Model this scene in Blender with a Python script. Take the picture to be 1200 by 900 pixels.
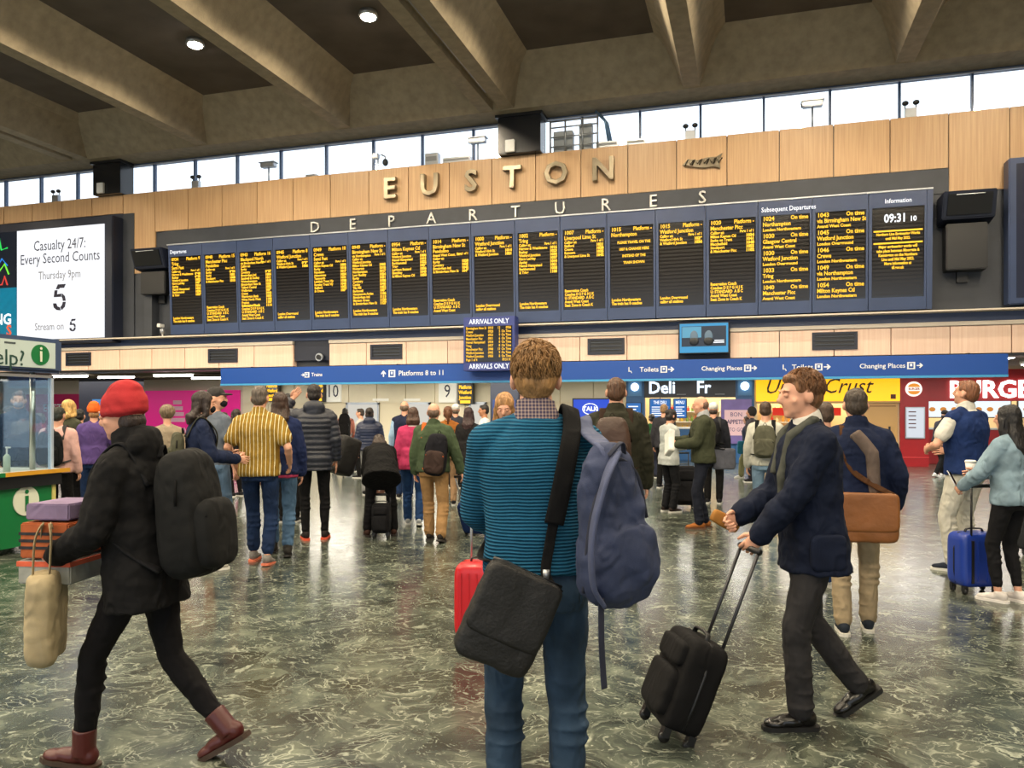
import bpy, bmesh, math, random
import numpy as np
from math import radians, sin, cos, pi
from mathutils import Vector, Matrix, Euler

for o in list(bpy.data.objects):
    bpy.data.objects.remove(o)
SC = bpy.context.scene
COL = SC.collection
random.seed(7)

# ---------------------------------------------------------------- camera, world, exposure
F, CX, HY, CH = 920.0, 600.0, 482.0, 1.55
YAW = radians(16.93)
CS, SN = cos(YAW), sin(YAW)
cam_d = bpy.data.cameras.new('camera')
cam_d.sensor_width = 36.0
cam_d.lens = F * 36.0 / 1200.0
cam_d.shift_y = (HY - 450.0) / 1200.0
cam_d.clip_start = 0.05
cam = bpy.data.objects.new('camera', cam_d)
COL.objects.link(cam)
cam.location = (0, 0, CH)
cam.rotation_euler = (pi / 2, 0, YAW)
SC.camera = cam

w = bpy.data.worlds.new('sky')
SC.world = w
w.use_nodes = True
w.node_tree.nodes['Background'].inputs[0].default_value = (0.86, 0.93, 1.0, 1)
w.node_tree.nodes['Background'].inputs[1].default_value = 1.65

SC.view_settings.view_transform = 'Standard'
SC.view_settings.look = 'None'
SC.view_settings.gamma = 1.0
SC.view_settings.use_curve_mapping = False
SC.view_settings.exposure = 0.18


def on_y(px, py, Y):                  # where the line of sight of a pixel meets the plane y = Y
    u, v = (px - CX) / F, (HY - py) / F
    t = Y / (CS + u * SN)
    return Vector(((-SN + u * CS) * t, Y, CH + v * t))


def on_floor(px, py, z=0.0):
    u, v = (px - CX) / F, (HY - py) / F
    t = (z - CH) / v
    return Vector(((-SN + u * CS) * t, (CS + u * SN) * t, z)), t


def at_depth(px, py, t):
    u, v = (px - CX) / F, (HY - py) / F
    return Vector(((-SN + u * CS) * t, (CS + u * SN) * t, CH + v * t))


# ---------------------------------------------------------------- materials
MATS = {}


def mat(name, col, rough=0.6, metal=0.0, emit=None, es=1.0, var=0.0, vscale=6.0, bump=0.0, bscale=60.0,
        stretch=(1, 1, 1), spec=None, coat=0.0):
    if name in MATS:
        return MATS[name]
    m = bpy.data.materials.new(name)
    m.use_nodes = True
    nt = m.node_tree
    b = nt.nodes['Principled BSDF']
    b.inputs['Base Color'].default_value = (*col, 1)
    b.inputs['Roughness'].default_value = rough
    b.inputs['Metallic'].default_value = metal
    if spec is not None:
        b.inputs['Specular IOR Level'].default_value = spec
    if coat:
        b.inputs['Coat Weight'].default_value = coat
    if emit:
        b.inputs['Emission Color'].default_value = (*emit, 1)
        b.inputs['Emission Strength'].default_value = es
    if var or bump:
        tc = nt.nodes.new('ShaderNodeTexCoord')
        mp = nt.nodes.new('ShaderNodeMapping')
        mp.inputs['Scale'].default_value = stretch
        nt.links.new(tc.outputs['Object'], mp.inputs[0])
    if var:
        n = nt.nodes.new('ShaderNodeTexNoise')
        n.inputs['Scale'].default_value = vscale
        n.inputs['Detail'].default_value = 6
        nt.links.new(mp.outputs[0], n.inputs['Vector'])
        r = nt.nodes.new('ShaderNodeValToRGB')
        r.color_ramp.elements[0].position = 0.3
        r.color_ramp.elements[1].position = 0.7
        r.color_ramp.elements[0].color = (*[c * (1 - var) for c in col], 1)
        r.color_ramp.elements[1].color = (*[min(1, c * (1 + var)) for c in col], 1)
        nt.links.new(n.outputs[0], r.inputs[0])
        nt.links.new(r.outputs[0], b.inputs['Base Color'])
    if bump:
        n2 = nt.nodes.new('ShaderNodeTexNoise')
        n2.inputs['Scale'].default_value = bscale
        n2.inputs['Detail'].default_value = 4
        nt.links.new(mp.outputs[0], n2.inputs['Vector'])
        bp = nt.nodes.new('ShaderNodeBump')
        bp.inputs['Strength'].default_value = bump
        bp.inputs['Distance'].default_value = 0.02
        nt.links.new(n2.outputs[0], bp.inputs['Height'])
        nt.links.new(bp.outputs[0], b.inputs['Normal'])
    MATS[name] = m
    return m


def srgb(r, g, b):
    f = lambda c: (c / 255 / 12.92) if c <= 10 else ((c / 255 + 0.055) / 1.055) ** 2.4
    return (f(r), f(g), f(b))


def cloth(r, g, b, var=0.18, rough=0.85, bump=0.35, bscale=22):
    nm = 'cloth_%d_%d_%d' % (r, g, b)
    if nm in MATS: return MATS[nm]
    return folds(mat(nm, srgb(r, g, b), rough, var=var, vscale=9, spec=0.2), bump / 0.35)


def folds(m, k=1.0):
    """soft creases and a fine weave"""
    nt = m.node_tree; N, L = nt.nodes, nt.links
    b = N['Principled BSDF']
    tc = N.new('ShaderNodeTexCoord')
    mp = N.new('ShaderNodeMapping'); mp.inputs['Scale'].default_value = (1, 1, 0.6); mp.inputs['Rotation'].default_value = (0.35, 0.25, 0)
    L.new(tc.outputs['Object'], mp.inputs[0])
    n = N.new('ShaderNodeTexNoise'); n.inputs['Scale'].default_value = 9; n.inputs['Detail'].default_value = 3; n.inputs['Distortion'].default_value = 1.6
    try:
        n.noise_type = 'RIDGED_MULTIFRACTAL'
    except Exception:
        pass
    n.inputs['Roughness'].default_value = 0.45
    L.new(mp.outputs[0], n.inputs['Vector'])
    w_ = N.new('ShaderNodeTexNoise'); w_.inputs['Scale'].default_value = 260
    L.new(tc.outputs['Object'], w_.inputs['Vector'])
    b1 = N.new('ShaderNodeBump'); b1.inputs['Strength'].default_value = min(1, 0.6 * k); b1.inputs['Distance'].default_value = 0.03
    b2 = N.new('ShaderNodeBump'); b2.inputs['Strength'].default_value = 0.25; b2.inputs['Distance'].default_value = 0.004
    L.new(n.outputs[0], b1.inputs['Height']); L.new(w_.outputs[0], b2.inputs['Height']); L.new(b1.outputs[0], b2.inputs['Normal'])
    L.new(b2.outputs[0], b.inputs['Normal'])
    return m


def glow(name, col, s):
    return mat(name, (0.01, 0.01, 0.01), 0.5, emit=col, es=s)


def glass_mat(name, tint=(1, 1, 1), gloss=0.12):
    if name in MATS:
        return MATS[name]
    m = bpy.data.materials.new(name)
    m.use_nodes = True
    nt = m.node_tree
    nt.nodes.remove(nt.nodes['Principled BSDF'])
    out = nt.nodes['Material Output']
    tr = nt.nodes.new('ShaderNodeBsdfTransparent')
    tr.inputs[0].default_value = (*tint, 1)
    gl = nt.nodes.new('ShaderNodeBsdfGlossy')
    gl.inputs['Roughness'].default_value = 0.02
    mx = nt.nodes.new('ShaderNodeMixShader')
    fr = nt.nodes.new('ShaderNodeLayerWeight')
    fr.inputs[0].default_value = 0.25
    ad = nt.nodes.new('ShaderNodeMath')
    ad.operation = 'MULTIPLY_ADD'
    ad.inputs[1].default_value = 0.25
    ad.inputs[2].default_value = gloss
    nt.links.new(fr.outputs['Facing'], ad.inputs[0])
    nt.links.new(ad.outputs[0], mx.inputs[0])
    nt.links.new(tr.outputs[0], mx.inputs[1])
    nt.links.new(gl.outputs[0], mx.inputs[2])
    nt.links.new(mx.outputs[0], out.inputs[0])
    MATS[name] = m
    return m


def wood_mat(name, c0, c1, rough=0.45):
    m = bpy.data.materials.new(name)
    m.use_nodes = True
    nt = m.node_tree
    b = nt.nodes['Principled BSDF']
    b.inputs['Roughness'].default_value = rough
    tc = nt.nodes.new('ShaderNodeTexCoord')
    geo = nt.nodes.new('ShaderNodeObjectInfo')
    mp = nt.nodes.new('ShaderNodeMapping')
    mp.inputs['Scale'].default_value = (38, 38, 0.9)
    nt.links.new(tc.outputs['Object'], mp.inputs[0])
    n = nt.nodes.new('ShaderNodeTexNoise')
    n.noise_dimensions = '4D'
    n.inputs['Scale'].default_value = 1.0
    n.inputs['Detail'].default_value = 5
    nt.links.new(mp.outputs[0], n.inputs['Vector'])
    mu = nt.nodes.new('ShaderNodeMath')
    mu.operation = 'MULTIPLY'
    mu.inputs[1].default_value = 40
    nt.links.new(geo.outputs['Random'], mu.inputs[0])
    nt.links.new(mu.outputs[0], n.inputs['W'])
    r = nt.nodes.new('ShaderNodeValToRGB')
    r.color_ramp.elements[0].position = 0.32
    r.color_ramp.elements[1].position = 0.7
    r.color_ramp.elements[0].color = (*c0, 1)
    r.color_ramp.elements[1].color = (*c1, 1)
    nt.links.new(n.outputs[0], r.inputs[0])
    hs = nt.nodes.new('ShaderNodeHueSaturation')
    vr = nt.nodes.new('ShaderNodeMapRange')
    vr.inputs[3].default_value = 0.93
    vr.inputs[4].default_value = 1.06
    nt.links.new(geo.outputs['Random'], vr.inputs[0])
    nt.links.new(vr.outputs[0], hs.inputs['Value'])
    nt.links.new(r.outputs[0], hs.inputs['Color'])
    nt.links.new(hs.outputs[0], b.inputs['Base Color'])
    MATS[name] = m
    return m


def marble_mat():
    m = bpy.data.materials.new('green_marble')
    m.use_nodes = True
    nt = m.node_tree
    N, L = nt.nodes, nt.links
    b = N['Principled BSDF']
    b.inputs['Specular IOR Level'].default_value = 0.38
    tc = N.new('ShaderNodeTexCoord')
    # warp the coordinates
    wn = N.new('ShaderNodeTexNoise'); wn.inputs['Scale'].default_value = 2.2; wn.inputs['Detail'].default_value = 6
    L.new(tc.outputs['Object'], wn.inputs['Vector'])
    ws = N.new('ShaderNodeVectorMath'); ws.operation = 'MULTIPLY_ADD'
    ws.inputs[1].default_value = (0.55, 0.55, 0)
    L.new(wn.outputs['Color'], ws.inputs[0]); L.new(tc.outputs['Object'], ws.inputs[2])
    # dark breccia blotches
    v1 = N.new('ShaderNodeTexVoronoi'); v1.inputs['Scale'].default_value = 3.6; v1.inputs['Randomness'].default_value = 1
    L.new(ws.outputs[0], v1.inputs['Vector'])
    n1 = N.new('ShaderNodeTexNoise'); n1.inputs['Scale'].default_value = 5; n1.inputs['Detail'].default_value = 9
    n1.inputs['Roughness'].default_value = 0.65
    L.new(ws.outputs[0], n1.inputs['Vector'])
    r1 = N.new('ShaderNodeValToRGB')
    e = r1.color_ramp.elements
    e[0].position = 0.30; e[0].color = (*srgb(40, 45, 43), 1)
    e[1].position = 0.72; e[1].color = (*srgb(108, 114, 100), 1)
    k = e.new(0.5); k.color = (*srgb(68, 75, 68), 1)
    L.new(n1.outputs[0], r1.inputs[0])
    sep = N.new('ShaderNodeSeparateColor'); L.new(v1.outputs['Color'], sep.inputs[0])
    cellr = N.new('ShaderNodeMapRange'); cellr.inputs[3].default_value = 0.5; cellr.inputs[4].default_value = 1.35
    L.new(sep.outputs[0], cellr.inputs[0])
    hs = N.new('ShaderNodeHueSaturation'); L.new(r1.outputs[0], hs.inputs['Color']); L.new(cellr.outputs[0], hs.inputs['Value'])
    # pale veins: edge distance of a stretched, warped voronoi masked by noise
    mp = N.new('ShaderNodeMapping'); mp.inputs['Rotation'].default_value = (0, 0, 0.5); mp.inputs['Scale'].default_value = (1, 1.7, 1)
    L.new(ws.outputs[0], mp.inputs[0])
    v2 = N.new('ShaderNodeTexVoronoi'); v2.feature = 'DISTANCE_TO_EDGE'; v2.inputs['Scale'].default_value = 7.5
    L.new(mp.outputs[0], v2.inputs['Vector'])
    r2 = N.new('ShaderNodeValToRGB')
    r2.color_ramp.elements[0].position = 0.0; r2.color_ramp.elements[0].color = (1, 1, 1, 1)
    r2.color_ramp.elements[1].position = 0.045; r2.color_ramp.elements[1].color = (0, 0, 0, 1)
    L.new(v2.outputs['Distance'], r2.inputs[0])
    n3 = N.new('ShaderNodeTexNoise'); n3.inputs['Scale'].default_value = 3.1; n3.inputs['Detail'].default_value = 7
    L.new(tc.outputs['Object'], n3.inputs['Vector'])
    r3 = N.new('ShaderNodeValToRGB'); r3.color_ramp.elements[0].position = 0.45; r3.color_ramp.elements[1].position = 0.62
    L.new(n3.outputs[0], r3.inputs[0])
    mm = N.new('ShaderNodeMath'); mm.operation = 'MULTIPLY'
    L.new(r2.outputs[0], mm.inputs[0]); L.new(r3.outputs[0], mm.inputs[1])
    # fine chalky flecks
    n4 = N.new('ShaderNodeTexNoise'); n4.inputs['Scale'].default_value = 16; n4.inputs['Detail'].default_value = 8
    n4.inputs['Distortion'].default_value = 2.2
    L.new(ws.outputs[0], n4.inputs['Vector'])
    r4 = N.new('ShaderNodeValToRGB'); r4.color_ramp.elements[0].position = 0.58; r4.color_ramp.elements[1].position = 0.7
    L.new(n4.outputs[0], r4.inputs[0])
    mx = N.new('ShaderNodeMath'); mx.operation = 'MAXIMUM'
    L.new(mm.outputs[0], mx.inputs[0]); L.new(r4.outputs[0], mx.inputs[1])
    m2 = N.new('ShaderNodeMath'); m2.operation = 'MULTIPLY'; m2.inputs[1].default_value = 0.55
    L.new(mx.outputs[0], m2.inputs[0])
    mix = N.new('ShaderNodeMix'); mix.data_type = 'RGBA'
    L.new(m2.outputs[0], mix.inputs[0]); L.new(hs.outputs[0], mix.inputs[6])
    mix.inputs[7].default_value = (*srgb(196, 202, 184), 1)
    L.new(mix.outputs[2], b.inputs['Base Color'])
    rr = N.new('ShaderNodeMapRange'); rr.inputs[3].default_value = 0.10; rr.inputs[4].default_value = 0.30
    L.new(n1.outputs[0], rr.inputs[0]); L.new(rr.outputs[0], b.inputs['Roughness'])
    bp = N.new('ShaderNodeBump'); bp.inputs['Strength'].default_value = 0.06; bp.inputs['Distance'].default_value = 0.01
    nb = N.new('ShaderNodeTexNoise'); nb.inputs['Scale'].default_value = 7
    L.new(tc.outputs['Object'], nb.inputs['Vector']); L.new(nb.outputs[0], bp.inputs['Height']); L.new(bp.outputs[0], b.inputs['Normal'])
    return m


# ---------------------------------------------------------------- mesh helpers
def tag(o, label=None, cat=None, group=None, kind=None):
    if label: o['label'] = label
    if cat: o['category'] = cat
    if group: o['group'] = group
    if kind: o['kind'] = kind
    return o


def link(name, me, m=None, parent=None, loc=None):
    o = bpy.data.objects.new(name, me)
    COL.objects.link(o)
    if m is not None and me is not None and not me.materials:
        me.materials.append(m)
    if parent: o.parent = parent
    if loc is not None: o.location = loc
    return o


def empty(name, loc=(0, 0, 0), rz=0.0):
    o = bpy.data.objects.new(name, None)
    o.empty_display_size = 0.1
    COL.objects.link(o)
    o.location = loc
    o.rotation_euler = (0, 0, rz)
    return o


class MB:
    """collects shapes; build() links them as ONE mesh object"""
    def __init__(self):
        self.v, self.f, self.n = [], [], 0

    def add(self, v, f):
        v = np.asarray(v, float)
        self.v.append(v)
        self.f += [tuple(i + self.n for i in q) for q in f]
        self.n += len(v)
        return self

    def box(self, x0, x1, y0, y1, z0, z1):
        v = [(x, y, z) for x in (x0, x1) for y in (y0, y1) for z in (z0, z1)]
        return self.add(v, [(0, 1, 3, 2), (4, 6, 7, 5), (0, 4, 5, 1), (2, 3, 7, 6), (0, 2, 6, 4), (1, 5, 7, 3)])

    def prism(self, prof, axis, a, b):
        """profile of 2-D points swept along an axis from a to b"""
        n = len(prof)
        mk = {'x': lambda p, t: (t, p[0], p[1]), 'y': lambda p, t: (p[0], t, p[1]), 'z': lambda p, t: (p[0], p[1], t)}[axis]
        v = [mk(p, a) for p in prof] + [mk(p, b) for p in prof]
        f = [tuple(range(n)), tuple(range(2 * n - 1, n - 1, -1))] + [(i, i + n, (i + 1) % n + n, (i + 1) % n) for i in range(n)]
        return self.add(v, f)

    def tube(self, pts, ra, rb=None, lat=(1, 0, 0), n=12, p=1.0):
        pts = np.asarray(pts, float)
        k = len(pts)
        ra = np.broadcast_to(np.asarray(ra, float), (k,))
        rb = ra if rb is None else np.broadcast_to(np.asarray(rb, float), (k,))
        tg = np.gradient(pts, axis=0)
        tg /= np.linalg.norm(tg, axis=1)[:, None] + 1e-9
        lat = np.broadcast_to(np.asarray(lat, float), (k, 3))
        a = lat - (lat * tg).sum(1)[:, None] * tg
        nn = np.linalg.norm(a, axis=1)
        alt = np.cross(tg, (0.31, 0.87, 0.2))
        a = np.where(nn[:, None] > 1e-3, a, alt)
        a /= np.linalg.norm(a, axis=1)[:, None]
        b = np.cross(tg, a)
        th = np.arange(n) * 2 * pi / n
        c, s_ = np.cos(th), np.sin(th)
        if p != 1.0:
            c, s_ = np.sign(c) * np.abs(c) ** p, np.sign(s_) * np.abs(s_) ** p
        V = pts[:, None] + ra[:, None, None] * c[None, :, None] * a[:, None] + rb[:, None, None] * s_[None, :, None] * b[:, None]
        f = []
        for i in range(k - 1):
            for j in range(n):
                j2 = (j + 1) % n
                f.append((i * n + j, i * n + j2, (i + 1) * n + j2, (i + 1) * n + j))
        f.append(tuple(range(n - 1, -1, -1)))
        f.append(tuple(range((k - 1) * n, k * n)))
        return self.add(V.reshape(-1, 3), f)

    def ball(self, c, r, M=None, e1=1.0, e2=1.0, nu=16, nv=10, taper=0.0):
        """ellipsoid / superellipsoid"""
        r = np.broadcast_to(np.asarray(r, float), (3,))
        ph = np.linspace(-pi / 2, pi / 2, nv + 1)[1:-1]
        th = np.arange(nu) * 2 * pi / nu
        sp = lambda x, e: np.sign(x) * np.abs(x) ** e
        cz, sz = sp(np.cos(ph), e1), sp(np.sin(ph), e1)
        ct, st = sp(np.cos(th), e2), sp(np.sin(th), e2)
        tp = 1 - taper * (sz + 1) / 2
        X = (cz * tp)[:, None] * ct[None]
        Y = (cz * tp)[:, None] * st[None]
        Z = np.repeat(sz[:, None], nu, 1)
        V = np.stack([X, Y, Z], -1).reshape(-1, 3)
        V = np.vstack([V, [[0, 0, -1], [0, 0, 1]]]) * r
        if M is not None:
            V = V @ np.array(M.to_3x3()).T
        V = V + np.asarray(c, float)
        f = []
        R = nv - 1
        for i in range(R - 1):
            for j in range(nu):
                j2 = (j + 1) % nu
                f.append((i * nu + j, i * nu + j2, (i + 1) * nu + j2, (i + 1) * nu + j))
        for j in range(nu):
            f.append((R * nu, (j + 1) % nu, j))
            f.append((R * nu + 1, (R - 1) * nu + j, (R - 1) * nu + (j + 1) % nu))
        return self.add(V, f)

    def disc(self, c, r, h, axis='y', n=24):
        """a short solid cylinder"""
        d = {'x': (1, 0, 0), 'y': (0, 1, 0), 'z': (0, 0, 1)}[axis]
        c = np.asarray(c, float)
        d = np.asarray(d, float)
        return self.tube([c - d * h / 2, c + d * h / 2], r, lat=(d[2], d[0], d[1]), n=n)

    def mesh(self, name, smooth=False):
        me = bpy.data.meshes.new(name)
        me.from_pydata(np.vstack(self.v).tolist(), [], self.f)
        if smooth:
            me.polygons.foreach_set('use_smooth', [True] * len(me.polygons))
        return me

    def build(self, name, m, parent=None, smooth=False, bevel=0.0, loc=None):
        me = self.mesh(name, smooth)
        bm = bmesh.new()
        bm.from_mesh(me)
        bmesh.ops.recalc_face_normals(bm, faces=bm.faces)
        if bevel:
            bmesh.ops.bevel(bm, geom=[e for e in bm.edges if e.calc_face_angle(0) > 0.5], offset=bevel, segments=2,
                            affect='EDGES', clamp_overlap=True)
        bm.to_mesh(me)
        bm.free()
        return link(name, me, m, parent, loc)


FIN = []          # objects whose modifiers are applied at the very end: (object, extra mesh or None)


def text(name, s, size, loc, m, parent=None, align='LEFT', rz=0.0, extrude=0.0, bold=0.0, sx=1.0, space=1.0, line=1.0, bevel=0.0):
    cu = bpy.data.curves.new(name, 'FONT')
    cu.body = s
    cu.size = size
    cu.align_x = align
    cu.align_y = 'CENTER' if '\n' not in s else 'TOP'
    cu.extrude = extrude
    cu.offset = bold
    cu.bevel_depth = bevel
    cu.space_character = space
    cu.space_line = line
    cu.resolution_u = 2
    cu.materials.append(m)
    o = bpy.data.objects.new(name, cu)
    COL.objects.link(o)
    o.location = loc
    o.rotation_euler = (pi / 2, 0, rz)
    o.scale = (sx, 1, 1)
    if parent: o.parent = parent
    FIN.append((o, None))
    return o
# ================================================================ THE SETTING
YF, YB, YS = 17.5, 17.1, 24.4          # wood fascia, front of the boards, shop fronts
ZLOW, ZTOP = 2.68, 7.5                 # underside and top of the fascia
WOOD = wood_mat('oak_panel', srgb(178, 140, 100), srgb(200, 164, 122))
WOODP = wood_mat('pale_oak_panel', srgb(226, 192, 170), srgb(238, 210, 190))
DARK = mat('dark_grey_panel', srgb(52, 56, 64), 0.55, var=0.12, vscale=3)
NAVY = mat('navy_panel', srgb(50, 66, 102), 0.35, var=0.08, vscale=2)
NAVYD = mat('dark_navy', srgb(26, 32, 50), 0.45)
BLACK = mat('black_metal', srgb(20, 21, 24), 0.4)
BLUE = mat('sign_blue', srgb(6, 70, 158), 0.4)
BLUEL = mat('sign_blue_edge', srgb(60, 150, 205), 0.35)
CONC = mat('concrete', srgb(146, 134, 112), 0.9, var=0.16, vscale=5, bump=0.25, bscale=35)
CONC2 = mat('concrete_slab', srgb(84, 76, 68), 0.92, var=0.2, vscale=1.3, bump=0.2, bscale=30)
CREAM = mat('cream_panel', srgb(226, 214, 186), 0.5, var=0.04, vscale=2)
STEEL = mat('steel', srgb(190, 186, 178), 0.28, metal=1.0)
ALU = mat('aluminium', srgb(170, 174, 180), 0.4, metal=0.8)
WHITE = mat('white_plastic', srgb(225, 226, 224), 0.45)
GLASS = glass_mat('clear_glass')
AMBER = glow('amber_led', (1.0, 0.52, 0.01), 1.45)
TXTW = glow('white_print_lit', (0.95, 0.97, 1.0), 1.2)
PRINTW = mat('white_print', srgb(228, 234, 242), 0.5)
LAMPW = glow('lamp_white', (1.0, 0.95, 0.86), 14.0)

floor = MB().box(-36, 17, -12, 32, -0.12, 0).build('floor', marble_mat())
tag(floor, 'dark green veined marble floor of the concourse', kind='structure')

# ceiling slab with concrete beams
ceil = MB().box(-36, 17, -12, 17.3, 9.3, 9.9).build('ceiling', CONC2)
tag(ceil, 'dark coffered concrete ceiling', kind='structure')
BEAMX = [-34.2, -30.1, -26.0, -21.8, -17.65, -13.55, -9.45, -5.55, -1.2, 2.9, 7.0, 11.1, 15.2]
for bx in BEAMX:
    wide = abs(bx + 5.55) < 0.1 or abs(bx + 17.65) < 0.1
    hw = 0.46 if wide else 0.22
    z0, z1 = 8.42, 9.31
    prof = [(bx - hw - 0.50, z1), (bx - hw - 0.30, z1 - 0.2), (bx - hw - 0.2, z1 - 0.38), (bx - hw, z0 + 0.10), (bx - hw + 0.05, z0),
            (bx + hw - 0.05, z0), (bx + hw, z0 + 0.10), (bx + hw + 0.2, z1 - 0.38), (bx + hw + 0.30, z1 - 0.2), (bx + hw + 0.50, z1)]
    if wide:
        prof = prof[:5] + [(bx - 0.09, z0), (bx - 0.06, z0 + 0.12), (bx + 0.06, z0 + 0.12), (bx + 0.09, z0)] + prof[5:]
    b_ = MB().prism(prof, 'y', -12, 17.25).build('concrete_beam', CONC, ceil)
    if wide:
        b_['label'] = 'wide grooved concrete beam above a column'
        MB().tube([(bx + 0.015, 4, z0 + 0.09), (bx + 0.015, 16.2, z0 + 0.09)], 0.02, n=8).build('conduit', ALU, b_)
# edge beam over the windows: sloping inner face
MB().prism([(16.2, 9.31), (16.4, 9.12), (16.6, 8.9), (16.95, 8.5), (17.05, 8.405), (17.95, 8.405), (17.95, 9.9), (16.2, 9.9)], 'x', -36, 17).build('edge_beam', CONC, ceil)

# downlights in the coffers, each lamp a thing of its own
LAMPX = [(BEAMX[i] + BEAMX[i + 1]) / 2 for i in range(len(BEAMX) - 1)]
rim_me = MB().tube([(0, 0, 0.0), (0, 0, 0.1)], [0.19, 0.17], n=20).mesh('rim', True)
lens_me = MB().ball((0, 0, 0.0), (0.15, 0.15, 0.05), nu=18, nv=8).mesh('lens', True)
rim_me.materials.append(ALU)
lens_me.materials.append(glow('downlight', (1.0, 0.9, 0.72), 60.0))
for j, ly in enumerate((13.75, 10.9, 7.9, 4.9, 1.9, -1.1, -4.1, -7.1)):
    for lx in LAMPX:
        if lx < -27 or lx > 8 or (j == 0 and lx < -15): continue
        t = empty('ceiling_downlight', (lx + 0.4, ly, 9.2))
        tag(t, 'round bright downlight set in a ceiling coffer', 'downlight', 'downlights in the ceiling coffers')
        link('rim', rim_me, None, t)
        link('lens', lens_me, None, t, (0, 0, -0.01))
        ld = bpy.data.lights.new('downlight_light', 'SPOT')
        ld.energy = 420
        ld.color = (1.0, 0.84, 0.60)
        ld.spot_size = radians(161)
        ld.spot_blend = 0.13
        ld.shadow_soft_size = 0.12
        lo = bpy.data.objects.new('lamp_light', ld)
        COL.objects.link(lo)
        lo.parent = t
        lo.location = (0, 0, -0.09)

# clerestory windows above the wood fascia
win = empty('window_1', (0, 17.9, ZTOP))
tag(win, 'clerestory window strip under the ceiling', kind='structure')
MB().box(-36, 17, -0.05, 0.05, -0.06, 0.03).build('sill', mat('frame_blue', srgb(60, 84, 120), 0.4), win)
MB().box(-36, 17, -0.1, 0.05, 0.86, 1.0).build('head_rail', MATS['frame_blue'], win)
MB().box(-36, 17, -0.14, -0.1, 0.84, 0.87).build('head_rail', ALU, win)
wx0 = on_y(821, 150, 17.9).x
pitch = (on_y(1139, 110, 17.9).x - wx0) / 4
mull = MB().box(-0.025, 0.025, -0.05, 0.05, 0.03, 0.86).mesh('mullion'); mull.materials.append(MATS['frame_blue'])
pane = MB().box(0.025, pitch - 0.025, -0.006, 0.006, 0.03, 0.86).mesh('pane'); pane.materials.append(glass_mat('window_glass', (0.96, 0.98, 1.0), 0.02))
for i in range(-20, 10):
    x = wx0 + i * pitch
    if x < -35 or x > 16: continue
    link('mullion', mull, None, win, (x, 0, 0))
    link('pane', pane, None, win, (x, 0, 0))

# fascia wall (behind the panels) and ledge
wall = MB().box(-36, 17, YF + 0.06, YF + 0.5, ZLOW, ZTOP - 0.02).build('wall_back', DARK)
tag(wall, 'upper back wall carrying wood panels and departure boards', kind='structure')
P0, PW = 3.77, 1.066
def panel(x0, x1, z0, z1, m, y0=YF, y1=YF + 0.06):
    g = 0.008
    return MB().box(x0 + g, x1 - g, y0, y1, z0 + g, z1 - g).build('wood_panel', m, wall, bevel=0.004)
for i in range(-36, 12):
    a, b = P0 + i * PW, P0 + (i + 1) * PW
    if a < -30 or b > 12: continue
    ztop = 7.5
    zb = 6.40
    c = (a + b) / 2
    if c < -16.1: zb = 6.98
    elif c < -15.1: zb = 5.3
    elif 3.77 < c < 4.7: zb = 5.9
    elif c > 4.7: zb = 6.43
    panel(a, b, zb, ztop, WOOD)
# lower wood band with its cream top edge and gaps
gaps = [(-11.07, -10.05), (-6.46, -5.2), (-1.5, -0.43)]
segs, x = [], -30.0
for g0, g1 in gaps:
    segs.append((x, g0)); x = g1
segs.append((x, 12.0))
PALE = mat('pale_ledge', srgb(214, 204, 190), 0.5)
for s0, s1 in segs:
    MB().box(s0, s1, YF - 0.16, YF + 0.06, 3.24, 3.32).build('ledge_cap', PALE, wall, bevel=0.01)
    k0 = math.floor((s0 - 0.57) / PW)
    xs = [s0] + [0.57 + k * PW for k in range(k0, k0 + 60) if s0 + 0.12 < 0.57 + k * PW < s1 - 0.12] + [s1]
    for a, b in zip(xs, xs[1:]):
        panel(a, b, ZLOW, 3.24, WOODP, YF - 0.12, YF + 0.06)
MB().box(-30, 12, YF - 0.1, YF + 0.06, 3.33, 3.5).build('ledge_recess', NAVY, wall)
MB().box(-30, 12, YF - 0.42, YF + 0.06, 3.5, 3.53).build('ledge_strip', PALE, wall)
MB().box(-30, 12, YF - 0.13, YF + 0.5, ZLOW - 0.05, ZLOW - 0.003).build('fascia_foot', BLACK, wall)
# side bays: dark recess by the big screen and by the right end
for i, (a, b, z0, z1) in enumerate([(-30, -16.12, 3.53, 6.98), (-16.1, -14.62, 3.53, 5.3), (3.45, 4.7, 3.53, 5.9)]):
    MB().box(a, b, YF + 0.02, YF + 0.055, z0, z1).build('dark_panel', DARK if i else NAVYD, wall)
MB().box(-16.46, -16.1, YF - 0.02, YF + 0.05, 3.53, 6.96).build('dark_panel', DARK, wall)
MB().box(-15.55, -15.3, YF - 0.25, YF + 0.05, 3.53, 5.3).build('dark_panel', DARK, wall)
for g0, g1 in gaps[:1]:
    MB().box(g0, g1, YF - 0.06, YF + 0.05, 2.83, 3.4).build('service_panel', NAVYD, wall)
MB().box(-1.5, -0.43, YF - 0.02, YF + 0.05, ZLOW, 3.4).build('service_panel', DARK, wall)

# soffit behind the fascia, rear walls
soff = MB().box(-36, 17, YF + 0.1, 32, 2.78, 2.9).build('ceiling', mat('soffit_dark', srgb(96, 88, 78), 0.85, var=0.2, vscale=1.5))
tag(soff, 'low dark soffit above the shops and platform gates', kind='structure')
for sx, nm in ((-36, 'wall_left'), (16.8, 'wall_right')):
    tag(MB().box(sx, sx + 0.2, -12, 32, 0, 9.9).build(nm, CREAM), kind='structure')
tag(MB().box(-36, 17, 31.8, 32, 0, 2.8).build('wall_rear', CREAM), kind='structure')
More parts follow.
